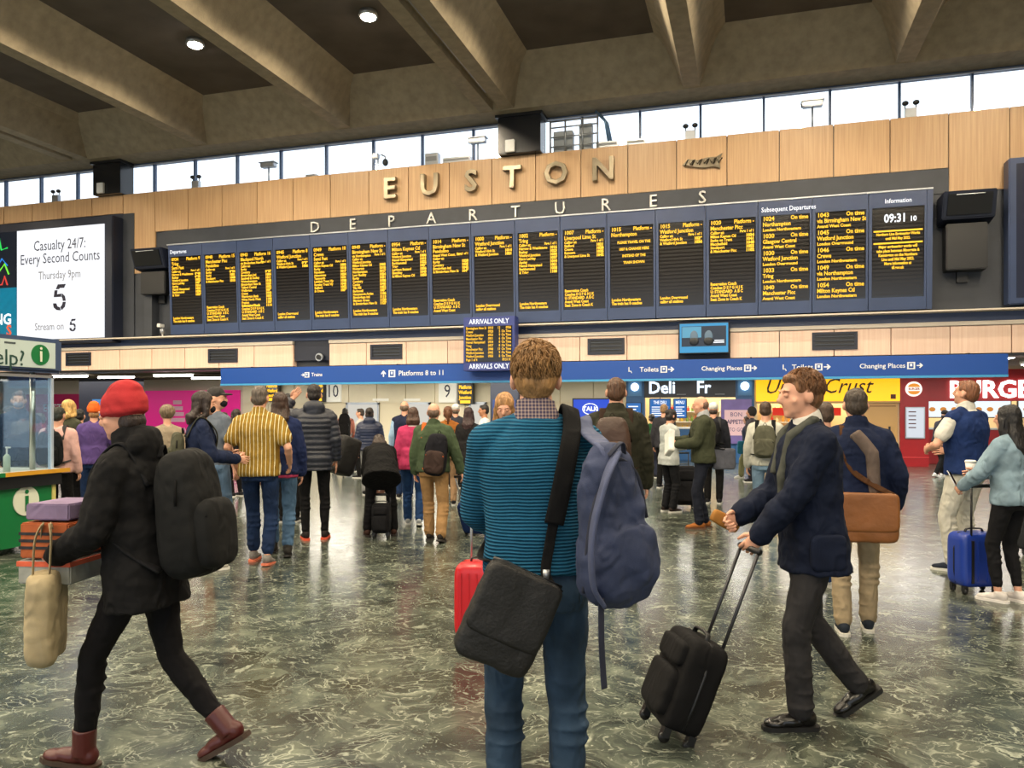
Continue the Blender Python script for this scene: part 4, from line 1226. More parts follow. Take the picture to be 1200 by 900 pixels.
def seg(pts, rad, k=5):
    """resample a polyline of joints and radii a little finer"""
    pts = [np.asarray(p, float) for p in pts]
    P, R = [], []
    for i in range(len(pts) - 1):
        for j in range(k):
            t = j / k
            P.append(pts[i] * (1 - t) + pts[i + 1] * t); R.append(rad[i] * (1 - t) + rad[i + 1] * t)
    P.append(pts[-1]); R.append(rad[-1])
    return P, R


def limb(mb, pts, rad, lat=(1, 0, 0), flat=1.0, n=12):
    P, R = seg(pts, rad)
    mb.tube(P, np.array(R), np.array(R) * flat, lat, n)
    for p, r in zip(pts, rad): mb.ball(p, r * 0.98, nu=10, nv=8)


class Person:
    pass


def person(label, px, feet, top, hd=0, lod=2, H=None, sex='m', skin='a', hair=('short', (60, 44, 32)), bulk=1.0,
           lean=0, side=0, twist=0, hyaw=0, hpitch=0, fl=(-0.1, 0.0, 0, 0), fr=(0.1, 0.0, 0, 0), hl=None, hr=None, el=None, er=None,
           curl=0.35, tops=(), legs=None, shoes=(30, 30, 34), sole=(200, 200, 196), pos=None, grp=None, mask=None, legbare=False, hippull=0.0, boot=0.0, neckup=0.0):
    gpos, zc = on_floor(px, feet)
    if pos is not None: gpos = Vector(pos)
    if H is None: H = CH + (HY - top) * zc / F
    s = H / 1.75
    vox = (0.0075, 0.011, 0.015)[lod]
    phi = YAW + radians(hd)
    fem = sex == 'f'
    J = Person(); J.s = s; J.phi = phi; J.pos = gpos; J.zc = zc; J.lod = lod
    # ---- skeleton (local: x right, y forward, z up)
    hj = 0.092 * s
    la, lb = 0.425 * s, 0.42 * s
    ank = {}
    hz = 0.925 * s
    for sd, f in ((-1, fl), (1, fr)):
        a = V3(f[0] * s, f[1] * s - 0.0, 0.085 * s + f[2] * s)
        ank[sd] = a
        d2 = (a[0] - sd * hj) ** 2 + (a[1] - hippull * s) ** 2
        hz = min(hz, a[2] + math.sqrt(max(0.02, (la + lb - 0.012) ** 2 - d2)))
    L_ = radians(lean); S_ = radians(side)
    pelv = V3(0, hippull * s, hz + 0.03 * s)
    def dirv(l, sd=0.0): return V3(sin(sd) * cos(l), sin(l), cos(l) * cos(sd))
    pd = dirv(L_ * 0.55, S_ * 0.4); sd_ = dirv(L_, S_)
    tw = radians(twist)
    lat0 = V3(1, 0, 0); lat1 = V3(cos(tw), sin(tw), -sin(S_))
    def spine(h):
        h = h * s
        if h <= 0.10 * s: return pelv + pd * h
        return pelv + pd * 0.10 * s + sd_ * (h - 0.10 * s)
    nb = spine(0.555)
    hd_dir = dirv(L_ * 0.45 + radians(hpitch) * 0.3 + 0.04, S_ * 0.5)
    neck_top = nb + hd_dir * (0.048 + neckup) * s
    hm = (Matrix.Rotation(radians(hyaw), 3, 'Z') @ Matrix.Rotation(-(L_ * 0.35 + radians(hpitch)), 3, 'X'))
    HM = np.array(hm)
    hs = s * (0.97 if fem else 1.0)
    hc = neck_top + HM @ V3(0, 0.022, 0.088) * hs
    shw = (0.150 if fem else 0.172) * s * (0.5 + bulk * 0.5)
    sh = {q: spine(0.462) + lat1 * q * shw for q in (-1, 1)}
    hip = {q: pelv + lat0 * q * hj - pd * 0.03 * s for q in (-1, 1)}
    knee = {}
    for q, f in ((-1, fl), (1, fr)):
        fy = radians(f[3]) if len(f) > 3 else 0
        kn, an = ik(hip[q], ank[q], la, lb, V3(-sin(fy) * 0.6 + q * 0.08, 1, 0.1)); knee[q] = kn; ank[q] = an
    ua, fa = 0.285 * s, 0.25 * s
    elb, wri = {}, {}
    for q, hnd, ep in ((-1, hl, el), (1, hr, er)):
        if hnd is None: tgt = sh[q] + V3(q * 0.07 * s, 0.06 * s, -0.52 * s)
        else: tgt = V3(*hnd) * s
        pole = V3(*ep) if ep is not None else V3(q * 0.55, -1.0, -0.35)
        elb[q], wri[q] = ik(sh[q], tgt, ua, fa, pole)
    J.sh, J.elb, J.wri, J.hip, J.knee, J.ank, J.hc, J.HM, J.spine, J.pelv, J.nb, J.lat1, J.hs = sh, elb, wri, hip, knee, ank, hc, HM, spine, pelv, nb, lat1, hs
    J.sd = sd_
    # ---- sections of the torso: height on spine, half width, half depth, forward shift
    if fem: SEC = [(-0.10, .158, .108, -.01), (-0.04, .172, .118, -.01), (.04, .160, .108, 0), (.14, .128, .092, 0), (.26, .138, .102, .01), (.36, .150, .118, .015), (.43, .142, .100, .0), (.47, .118, .088, -.005), (.51, .086, .072, -.01), (.545, .062, .058, -.01)]
    else: SEC = [(-0.10, .155, .108, -.01), (-0.04, .166, .114, -.01), (.04, .162, .108, 0), (.14, .148, .1, 0), (.26, .158, .110, .005), (.36, .172, .118, .005), (.43, .166, .108, .0), (.47, .136, .094, -.005), (.51, .096, .076, -.01), (.545, .068, .062, -.01)]
    def torso(mb, inf, h0, h1, flare=0.0, puff=0.0, extra_low=None):
        hs_ = np.array([q[0] for q in SEC]); W = np.array([q[1] for q in SEC]); D = np.array([q[2] for q in SEC]); O = np.array([q[3] for q in SEC])
        n = int(max(8, (h1 - h0) / (0.018 if puff else 0.03)))
        hh = np.linspace(h0, h1, n)
        pts, ra, rb, lats = [], [], [], []
        for h in hh:
            hc_ = max(h, SEC[0][0])
            w_ = np.interp(hc_, hs_, W) * bulk; d_ = np.interp(hc_, hs_, D) * (0.35 + 0.65 * bulk); o_ = np.interp(hc_, hs_, O)
            i_ = inf * (1.0 if h < 0.48 else 0.75)
            if h < 0.0: w_ += flare * (-h); d_ += flare * (-h)
            if h < 0.2 and inf > 0.018: w_ = max(w_, 0.15 * bulk); d_ = max(d_, 0.108)
            pf = puff * abs(sin(pi * h / 0.062)) if puff else 0
            pts.append(spine(h) + V3(0, o_, 0) * s); ra.append((w_ + i_ + pf) * s); rb.append((d_ + i_ + pf) * s)
            t_ = np.clip(h / 0.4, 0, 1); lats.append(lat0 * (1 - t_) + lat1 * t_)
        mb.tube(pts, np.array(ra), np.array(rb), np.array(lats), n=28, p=0.88)
    # ---- body: one continuous mesh
    b = MB()
    torso(b, -0.012, -0.10, 0.545)
    limb(b, [nb - sd_ * 0.04 * s, neck_top + HM @ V3(0, 0.0, 0.03) * hs], [(0.056 if fem else 0.064) * s, (0.05 if fem else 0.058) * s])
    for q in (-1, 1):
        limb(b, [nb - sd_ * 0.03 * s + lat1 * q * 0.02 * s, sh[q]], [0.045 * s, 0.04 * s])
        cov = 0.86 if tops and any(g[2].get('sleeve', 'long') == 'long' for g in tops) else 1.0
        limb(b, [sh[q], elb[q], wri[q]], [0.05 * s * cov, 0.04 * s * cov, 0.028 * s])
        m1 = elb[q] * 0.7 + wri[q] * 0.3
        b.ball(m1, 0.042 * s * cov, nu=10, nv=8)
        bare = legs and legs[0] == 'shorts'
        limb(b, [hip[q], knee[q], knee[q] * 0.65 + ank[q] * 0.35, ank[q]], [r_ * s for r_ in ((0.08, 0.054, 0.056, 0.036) if bare else (0.07, 0.040, 0.040, 0.032))])
        f = fl if q < 0 else fr
        fy = radians(f[3]) if len(f) > 3 else 0
        fd = V3(-sin(fy), cos(fy), 0)
        Rf = Matrix.Rotation(fy, 3, 'Z') @ Matrix.Rotation(-radians(f[4] if len(f) > 4 else 0), 3, 'X')
        b.ball(ank[q] + np.array(Rf) @ V3(0, 0.045, -0.045) * s, (0.03 * s, 0.062 * s, 0.026 * s), Rf, nu=10, nv=8)
    HP = lambda x, y, z: hc + HM @ V3(x, y, z) * hs
    Mh = Matrix(HM.tolist())
    b.ball(HP(0, -0.012, 0.034), np.array((0.075, 0.095, 0.088)) * hs, Mh, nu=20, nv=14)
    b.ball(HP(0, 0.022, -0.02), np.array((0.062, 0.074, 0.088)) * hs, Mh, nu=18, nv=12)
    b.ball(HP(0, 0.060, -0.082), np.array((0.03, 0.028, 0.026)) * hs, Mh, nu=12, nv=8)
    b.ball(HP(0, 0.040, -0.064), np.array((0.052, 0.044, 0.034)) * hs, Mh, nu=12, nv=8)
    b.ball(HP(0, 0.080, 0.032), np.array((0.05, 0.016, 0.012)) * hs, Mh, nu=12, nv=8)
    P_, R_ = seg([HP(0, 0.09, 0.022), HP(0, 0.112, -0.016), HP(0, 0.098, -0.026)], [0.008 * hs, 0.015 * hs, 0.012 * hs], 3)
    b.tube(P_, R_, n=8)
    for q in (-1, 1):
        b.ball(HP(q * 0.05, 0.052, -0.02), np.array((0.018, 0.02, 0.018)) * hs, Mh, nu=8, nv=6)
        if hair and hair[0] in ('long', 'bob', 'hood', 'beanie'): continue
        b.ball(HP(q * 0.079, -0.012, -0.004), np.array((0.012, 0.024, 0.034)) * hs, Mh @ Matrix.Rotation(q * 0.35, 3, 'Z'), nu=10, nv=8)
    # ---- extras: eyes, lips, fingers (joined to the body after the union)
    ex = MB(); mi = []
    def add_ex(fn, idx):
        n0 = len(ex.f); fn(); mi.extend([idx] * (len(ex.f) - n0))
    for q in (-1, 1):
        add_ex(lambda: ex.ball(HP(q * 0.031, 0.0835, 0.010), 0.0125 * hs, nu=10, nv=8), 1)
        add_ex(lambda: ex.ball(HP(q * 0.031, 0.0935, 0.010), np.array((0.0062, 0.0045, 0.0062)) * hs, Mh, nu=8, nv=6), 2)
        add_ex(lambda: ex.tube([HP(q * 0.014, 0.0935, 0.030), HP(q * 0.032, 0.092, 0.036), HP(q * 0.052, 0.078, 0.030)], np.array((0.004, 0.005, 0.003)) * hs, n=6), 4)
    add_ex(lambda: ex.ball(HP(0, 0.081, -0.050), np.array((0.024, 0.010, 0.005)) * hs, Mh, nu=10, nv=6), 3)
    add_ex(lambda: ex.ball(HP(0, 0.080, -0.057), np.array((0.020, 0.010, 0.005)) * hs, Mh, nu=10, nv=6), 3)
    for q in (-1, 1):
        fd = wri[q] - elb[q]; fd /= np.linalg.norm(fd)
        side_ = np.cross(fd, V3(0, 0, 1)) if abs(fd[2]) < 0.8 else V3(0, 1, 0)
        if abs(fd[2]) >= 0.8:                      # hanging arm: palm faces the thigh, thumb forward
            across = V3(0, 1, 0); across = across - (across @ fd) * fd; across /= np.linalg.norm(across)
            pn = np.cross(across, fd) ; pn = pn if pn[0] * q < 0 else -pn
        else:                                      # forearm forward: thumb up, palm inward
            across = V3(0, 0, 1) - fd[2] * fd; across /= np.linalg.norm(across)
            pn = np.cross(across, fd); pn = pn if pn[0] * q < 0 else -pn
        pc = wri[q] + fd * 0.045 * s
        Mp = Matrix((pn.tolist(), across.tolist(), fd.tolist())).transposed()
        b.ball(pc, np.array((0.017, 0.040, 0.052)) * s, Mp, e1=0.8, e2=0.8, nu=12, nv=8)
        for k in range(4):
            off = (0.5 - k / 3.0) * 0.062 * s
            ln = (0.078, 0.086, 0.08, 0.064)[k] * s
            base = pc + fd * 0.038 * s + across * off
            d1 = fd; cl = curl * (1 + 0.12 * k)
            pts = [base]
            ang = 0.0
            for j, fr_ in enumerate((0.42, 0.33, 0.25)):
                ang += cl * (0.7, 1.0, 0.8)[j]
                pts.append(pts[-1] + (fd * cos(ang) + pn * sin(ang)) * ln * fr_)
            add_ex(lambda: ex.tube([base - fd * 0.02 * s] + pts, np.array((0.0085, 0.0092, 0.0085, 0.0078, 0.0055)) * s, n=6 if lod else 8), 0)
        tb = pc - fd * 0.018 * s + across * 0.030 * s
        td = fd * 0.55 + across * 0.62 + pn * 0.45; td /= np.linalg.norm(td)
        t2 = fd * 0.85 + across * 0.2 + pn * 0.45; t2 /= np.linalg.norm(t2)
        add_ex(lambda: ex.tube([tb - td * 0.01 * s, tb + td * 0.032 * s, tb + td * 0.032 * s + t2 * 0.03 * s, tb + td * 0.032 * s + t2 * 0.05 * s], np.array((0.013, 0.0115, 0.0095, 0.006)) * s, n=6 if lod else 8), 0)
    exm = ex.mesh('extra'); exm.polygons.foreach_set('material_index', mi)
    body = soft('person', b, SKIN[skin], None, vox, 4 if lod == 0 else 2, extra=exm, mats=[EYE, IRIS, LIP, hair_mat(*hair[1])])
    body.location = gpos; body.rotation_euler = (0, 0, phi)
    tag(body, label, 'person', grp)
    J.body = body
    J.W = lambda p: Matrix.Translation(gpos) @ Matrix.Rotation(phi, 4, 'Z') @ Vector(tuple(p))
    # ---- trousers
    if legs:
        kind, col = legs[0], legs[1]
        o = legs[2] if len(legs) > 2 else {}
        t = MB()
        wd = o.get('w', 0.0)
        torso(t, 0.004, -0.115, o.get('waist', 0.10))
        for q in (-1, 1):
            t.ball(hip[q] - V3(0, 0.01, 0.015) * s, np.array((0.094, 0.112, 0.10)) * s * (0.6 + 0.4 * bulk), nu=14, nv=10)
            if kind == 'shorts':
                limb(t, [hip[q], hip[q] * 0.35 + knee[q] * 0.65], [(0.092 + wd) * s, (0.085 + wd) * s])
                continue
            ct = o.get('len', 0.97)
            an = knee[q] * (1 - ct) + ank[q] * ct
            mid = knee[q] * 0.6 + ank[q] * 0.4
            if kind == 'slim': rr = [0.090, 0.060, 0.056, 0.045]
            elif kind == 'wide': rr = [0.098, 0.082, 0.08, 0.08]
            else: rr = [0.094, 0.070, 0.066, 0.062]
            rr = [(r + wd) * s for r in rr]
            limb(t, [hip[q], knee[q], mid, an], rr)
            if lod < 2:                       # bunched folds at knee and hem
                for k_, (aa, bb, r0) in enumerate(((knee[q], mid, rr[1]), (mid, an, rr[3]))):
                    for z_ in (0.25, 0.6, 0.9):
                        pz = aa * (1 - z_) + bb * z_
                        t.ball(pz + V3(0.006 * (-1) ** k_, -0.004, 0) * s, np.array((1.06, 1.08, 0.25)) * r0, nu=12, nv=8)
        tr = soft('trousers' if kind != 'shorts' else 'shorts', t, col, body, vox, 5 if lod == 0 else 2, 0.016 if lod < 2 else 0.012)
        if kind == 'shorts': pass
    # ---- upper garments
    for g in tops:
        nm, m_, o = g
        t = MB()
        inf = o.get('inf', 0.02)
        torso(t, inf, -o.get('hem', 0.04), o.get('neck', 0.535), o.get('flare', 0.0), o.get('puff', 0.0))
        if nm not in ('collar',):
            for q in (-1, 1):
                t.ball(sh[q] - lat1 * q * 0.012 * s, (0.046 + inf * 0.8) * s, nu=14, nv=10)
                limb(t, [nb - sd_ * 0.035 * s + lat1 * q * 0.03 * s, sh[q]], [(0.042 + inf * 0.7) * s, (0.042 + inf * 0.8) * s])
                sl = o.get('sleeve', 'long')
                r1, r2, r3 = (0.049 + inf * 0.8) * s, (0.046 + inf * 0.8) * s, (0.035 + inf * 0.7) * s
                if sl == 'long':
                    wr = wri[q] * 0.97 + elb[q] * 0.03
                    if o.get('puff'):
                        P, R = seg([sh[q], elb[q], wr], [r1, r2, r3], 16)
                        R = np.array(R) + 0.012 * s * np.abs(np.sin(np.arange(len(R)) * 0.9))
                        t.tube(P, R, n=12)
                        t.ball(elb[q], r2, nu=10, nv=8)
                    else:
                        limb(t, [sh[q], elb[q], wr], [r1, r2, r3])
                        if lod < 2:
                            for z_ in (-0.35, -0.15, 0.15, 0.4):
                                pz = elb[q] + ((wr - elb[q]) if z_ > 0 else (elb[q] - sh[q])) * z_
                                t.ball(pz, r2 * 1.04, nu=10, nv=8)
                elif sl == 'short':
                    e2 = sh[q] * 0.35 + elb[q] * 0.65
                    limb(t, [sh[q], e2], [r1, r1 * 1.08])
        if o.get('collar'):
            c = o['collar']
            t.tube([nb - sd_ * 0.05 * s, nb + sd_ * (c - 0.02) * s, nb + sd_ * c * s + V3(0, 0.008, 0) * s], np.array((0.098, 0.076, 0.074)) * s, np.array((0.088, 0.078, 0.076)) * s, lat1, n=18)
        if o.get('hood'):
            hb = nb + V3(0, -0.075, 0.0) * s
            t.ball(hb, np.array((0.125, 0.065, 0.085)) * s, nu=16, nv=10)
            t.ball(hb + V3(0, -0.01, -0.05) * s, np.array((0.10, 0.055, 0.07)) * s, nu=16, nv=10)
        wr_ = o.get('wrinkle', 0.02 if lod < 2 else 0.014)
        go = soft(nm, t, m_, body, vox, o.get('smooth', 5 if lod == 0 else 2), wr_)
        if o.get('label'): go['label'] = o['label']
        J.garment = go
    # ---- shoes
    for q, f in ((-1, fl), (1, fr)):
        fy = radians(f[3]) if len(f) > 3 else 0
        lift = f[4] if len(f) > 4 else 0          # heel-up angle in degrees
        R3 = Matrix.Rotation(fy, 3, 'Z') @ Matrix.Rotation(-radians(lift), 3, 'X')
        Rn = np.array(R3)
        A = ank[q]
        pt = lambda x, y, z: A + Rn @ V3(x, y, z) * s
        t = MB()
        t.ball(pt(0, -0.03, -0.03), np.array((0.040, 0.05, 0.046)) * s, R3, nu=12, nv=8)
        t.ball(pt(0, 0.05, -0.042), np.array((0.043, 0.09, 0.034)) * s, R3, nu=12, nv=8)
        t.ball(pt(0, 0.125, -0.052), np.array((0.044, 0.06, 0.026)) * s, R3, nu=12, nv=8)
        if boot: t.tube([pt(0, -0.01, -0.03), A + (knee[q] - A) * boot], np.array((0.05, 0.052)) * s, n=12)
        else: t.tube([pt(0, -0.005, -0.03), pt(0, -0.012, 0.015)], np.array((0.045, 0.042)) * s, n=12)
        so = soft('shoe', t, cloth(*shoes, bump=0.1) if not isinstance(shoes, bpy.types.Material) else shoes, body, vox * 0.8 if lod == 0 else 0.011, 2)
        sl = MB()
        for y0, w_ in ((0, 0),):
            ring = [(0.036, -0.075), (0.040, -0.02), (0.036, 0.04), (0.046, 0.11), (0.040, 0.16), (0.018, 0.19), (-0.018, 0.19), (-0.038, 0.16), (-0.044, 0.11), (-0.036, 0.04), (-0.040, -0.02), (-0.036, -0.075), (-0.018, -0.09), (0.018, -0.09)]
            v = [pt(x, y, -0.085) for x, y in ring] + [pt(x, y, -0.062) for x, y in ring]
            n = len(ring)
            sl.add(np.array(v), [tuple(range(n - 1, -1, -1)), tuple(range(n, 2 * n))] + [(i, (i + 1) % n, (i + 1) % n + n, i + n) for i in range(n)])
        sl.build('sole', mat('sole_%d_%d_%d' % sole, srgb(*sole), 0.6), so)
    # ---- hair / hats
    if hair: make_hair(J, hair, lod, vox, fem)
    if mask:
        t = MB(); t.ball(HP(0, 0.062, -0.045), np.array((0.056, 0.052, 0.045)) * hs, Mh, nu=14, nv=10)
        soft('face_mask', t, cloth(*mask), body, 0.01, 2)
    return J


def make_hair(J, hair, lod, vox, fem):
    kind, col = hair[0], hair[1]
    body, hc, HM, hs, s = J.body, J.hc, J.HM, J.hs, J.s
    HP = lambda x, y, z: hc + HM @ V3(x, y, z) * hs
    Mh = Matrix(HM.tolist())
    m = hair_mat(*col)
    t = MB()
    B = lambda x, y, z, rx, ry, rz: t.ball(HP(x, y, z), np.array((rx, ry, rz)) * hs, Mh, nu=18, nv=12)
    nm = 'hair'
    if kind in ('short', 'crop', 'bald'):
        if kind != 'bald':
            B(0, -0.022, 0.050, 0.080, 0.097, 0.084)
            B(0, 0.040, 0.092, 0.054, 0.042, 0.030)
            B(0, -0.062, -0.032, 0.056, 0.036, 0.042)
        B(0, -0.052, 0.0, 0.076, 0.064, 0.07)
        for q in (-1, 1):
            if kind == 'bald': B(q * 0.060, -0.03, 0.012, 0.02, 0.03, 0.03)
            else: B(q * 0.058, 0.012, 0.046, 0.022, 0.032, 0.036)
    elif kind == 'afro':
        B(0, -0.03, 0.06, 0.11, 0.115, 0.11)
    elif kind in ('long', 'bob', 'ponytail', 'bun'):
        B(0, -0.020, 0.048, 0.086, 0.102, 0.092)
        B(0, -0.050, -0.01, 0.082, 0.07, 0.09)
        for q in (-1, 1): B(q * 0.066, 0.015, 0.01, 0.022, 0.045, 0.08)
        if kind == 'ponytail':
            P = [HP(0, -0.11, 0.04), HP(0, -0.15, 0.0), HP(0, -0.15, -0.1), HP(0, -0.13, -0.2)]
            t.tube(*seg(P, [0.03 * s, 0.035 * s, 0.03 * s, 0.012 * s], 4), n=12)
        elif kind == 'bun':
            B(0, -0.115, 0.05, 0.045, 0.04, 0.045)
        else:
            ln = hair[2] if len(hair) > 2 else (0.42 if kind == 'long' else 0.18)
            top_ = HP(0, -0.055, 0.0)
            dn = -J.sd
            pts = [top_, top_ + dn * 0.12 * s + V3(0, -0.025, 0) * s, top_ + dn * ln * 0.6 * s + V3(0, -0.055, 0) * s, top_ + dn * ln * s + V3(0, -0.06, 0) * s]
            P, R = seg(pts, [0.080 * s, 0.098 * s, 0.106 * s, 0.05 * s], 5)
            t.tube(P, np.array(R), np.array(R) * 0.52, J.lat1, n=18)
            for q in (-1, 1):
                P, R = seg([HP(q * 0.07, 0.01, 0.0), HP(q * 0.075, 0.02, -0.1), top_ + dn * ln * 0.7 * s + J.lat1 * q * 0.085 * s], [0.026 * s, 0.032 * s, 0.022 * s], 4)
                t.tube(P, R, n=10)
    elif kind in ('cap', 'beanie', 'hood'):
        nm = {'cap': 'cap', 'beanie': 'knit_hat', 'hood': 'hood'}[kind]
        m = cloth(*col)
        if kind == 'beanie':
            B(0, -0.02, 0.062, 0.094, 0.108, 0.092); B(0, -0.03, 0.11, 0.075, 0.085, 0.066)
            P = [HP(0.078 * cos(a), -0.014 + 0.096 * sin(a), 0.03) for a in np.linspace(0, 2 * pi, 28)]
            t.tube(P, 0.026 * hs, 0.016 * hs, (0, 0, 1), n=8)
        elif kind == 'cap':
            B(0, -0.018, 0.06, 0.084, 0.103, 0.082)
            t.ball(HP(0, 0.11, 0.055), np.array((0.07, 0.065, 0.012)) * hs, Mh, nu=14, nv=8)
        else:
            B(0, -0.03, 0.03, 0.105, 0.112, 0.13)
    dsp = 0.007 if lod == 0 else 0.012
    ho = soft(nm, t, m, body, min(vox, 0.01), 3, dsp if nm == 'hair' else 0.006, tex=CLOUDF)
    if nm != 'hair' and len(hair) > 2:                    # hair showing below a hat
        t2 = MB(); t2.ball(HP(0, -0.045, -0.03), np.array((0.074, 0.062, 0.06)) * hs, Mh, nu=14, nv=10)
        soft('hair', t2, hair_mat(*hair[2]), body, 0.012, 2, 0.01, tex=CLOUDF)
    if lod == 0 and kind in ('short', 'crop'):            # combed strands over the scalp
        rnd = random.Random(5)
        st = MB()
        N = 2000
        wh = V3(0.012, -0.055, 0.125)                     # crown whorl
        for k in range(N):
            z = rnd.uniform(-0.75, 1.0); a = rnd.uniform(0, 2 * pi)
            r_ = math.sqrt(max(0, 1 - z * z))
            p = V3(0.083 * r_ * cos(a), -0.022 + 0.100 * r_ * sin(a), 0.050 + 0.090 * z)
            if p[1] > 0.03 and p[2] < 0.10: continue
            if p[1] > 0.055 or (abs(p[0]) > 0.05 and p[1] > -0.01 and p[2] < 0.06): continue
            nrm = V3(p[0] / 0.083 ** 2, (p[1] + 0.022) / 0.1 ** 2, (p[2] - 0.05) / 0.09 ** 2); nrm /= np.linalg.norm(nrm)
            d = p - wh + V3(rnd.gauss(0, 0.02), rnd.gauss(0, 0.02), rnd.gauss(0, 0.01))
            sw = np.cross(nrm, d) * 0.45
            d = d + sw; d = d - (d @ nrm) * nrm; d /= np.linalg.norm(d) + 1e-6
            l_ = rnd.uniform(0.025, 0.045) * (0.65 if p[2] < 0.03 else 1)
            lift = rnd.uniform(0.05, 0.3)
            q0 = p - nrm * 0.004; q1 = p + d * l_ * 0.5 + nrm * (0.004 + lift * 0.01); q2 = p + d * l_ + nrm * (-0.002 + lift * 0.012)
            st.tube([HP(*q0), HP(*q1), HP(*q2)], np.array((0.0016, 0.0018, 0.0004)) * hs, n=3)
        stn = st.build('hair_strands', m, ho, True)
        stn['kind'] = 'stuff'
# ================================================================ BAGS AND CASES
def frame_at(J, p, rz=0.0, rx=0.0, ry=0.0):
    """world matrix of a thing carried by a person: point p in the person's frame"""
    return Matrix.Translation(J.pos) @ Matrix.Rotation(J.phi, 4, 'Z') @ Matrix.Translation(Vector(tuple(p))) @ Euler((rx, ry, rz)).to_matrix().to_4x4()


def root_m(name, M, label, cat, group=None):
    o = bpy.data.objects.new(name, None); o.empty_display_size = 0.1
    COL.objects.link(o)
    o.matrix_world = M
    return tag(o, label, cat, group)


def strap(pts, w_, th, m, parent, name='strap', lat=(1, 0, 0), k=6):
    P = [np.asarray(p, float) for p in pts]
    # smooth the path with Catmull-Rom
    Q = [P[0]] + P + [P[-1]]
    out = []
    for i in range(1, len(Q) - 2):
        for j in range(k):
            t = j / k
            a, b, c, d = Q[i - 1], Q[i], Q[i + 1], Q[i + 2]
            out.append(0.5 * (2 * b + (c - a) * t + (2 * a - 5 * b + 4 * c - d) * t * t + (3 * b - a - 3 * c + d) * t ** 3))
    out.append(P[-1])
    return MB().tube(out, w_ / 2, th / 2, lat, n=10, p=0.5).build(name, m, parent, True)


def backpack(J, label, w_, h_, d_, mats, drop=0.0, rz=0.0, ry=0.0, off=(0, 0, 0), pocket=True, straps=True, group=None):
    """worn on the back; its own frame: x across, y away from the wearer's back (negative y), z up"""
    s = J.s
    base = J.spine(0.50 - drop) + V3(*off) * s
    back = -0.128 * s
    c = base + V3(0, back, 0) - J.sd * h_ * 0.5
    lean = math.atan2(J.sd[1], J.sd[2])
    M = frame_at(J, c, rz, -lean, ry)
    t = root_m('backpack', M, label, 'backpack', group)
    main, dark, accent = mats
    vx = 0.008 if J.lod == 0 else 0.012
    b = MB(); b.ball((0, -d_ / 2, 0), (w_ / 2, d_ / 2, h_ / 2), e1=0.55, e2=0.6, nu=28, nv=18, taper=0.18)
    soft('main_compartment', b, main, t, vx, 3, 0.016)
    if pocket:
        p = MB(); p.ball((0, -d_ * 0.92, -h_ * 0.17), (w_ * 0.40, d_ * 0.24, h_ * 0.27), e1=0.5, e2=0.6, nu=22, nv=12)
        soft('front_pocket', p, main if pocket is True else pocket, t, vx, 3, 0.012)
        zp = [(w_ * 0.36 * cos(a), -d_ * 1.06, -h_ * 0.03 + 0.03 * sin(a)) for a in np.linspace(pi, 0, 10)]
        MB().tube(zp, 0.005, n=6).build('zip', accent, t, True)
    za = [(w_ * 0.47 * cos(a), -d_ * 0.62, h_ * 0.08 + h_ * 0.36 * sin(a)) for a in np.linspace(pi, 0, 14)]
    MB().tube(za, 0.006, n=6).build('zip', dark, t, True)
    strap([(-0.03, -0.02, h_ * 0.46), (0, -0.03, h_ * 0.46 + 0.05), (0.03, -0.02, h_ * 0.46)], 0.02, 0.006, dark, t, 'top_handle', (0, 1, 0))
    if straps:
        inv = M.inverted() @ (Matrix.Translation(J.pos) @ Matrix.Rotation(J.phi, 4, 'Z'))
        loc = lambda p: np.array(inv @ Vector(tuple(p)))
        for q in (-1, 1) if straps is True else (straps,):
            S = J.sh[q] * 0.62 + J.spine(0.495) * 0.38
            up = J.sd
            P = [loc(S + V3(0, back * 0.98, 0) - up * 0.1 * s), loc(S + up * 0.07 * s + V3(0, -0.05, 0) * s), loc(S + up * 0.072 * s + V3(0, 0.03, 0) * s),
                 loc(S + V3(0, 0.14, 0) * s - up * 0.06 * s), loc(S + V3(q * 0.03, 0.13, 0) * s - up * 0.22 * s), loc(S + V3(q * 0.07, 0.0, 0) * s - up * 0.36 * s), (q * w_ * 0.38, -0.03, -h_ * 0.4)]
            strap(P, 0.055 * s, 0.012, accent if len(mats) < 4 else mats[3], t, 'shoulder_strap', tuple(J.lat1))
    return t


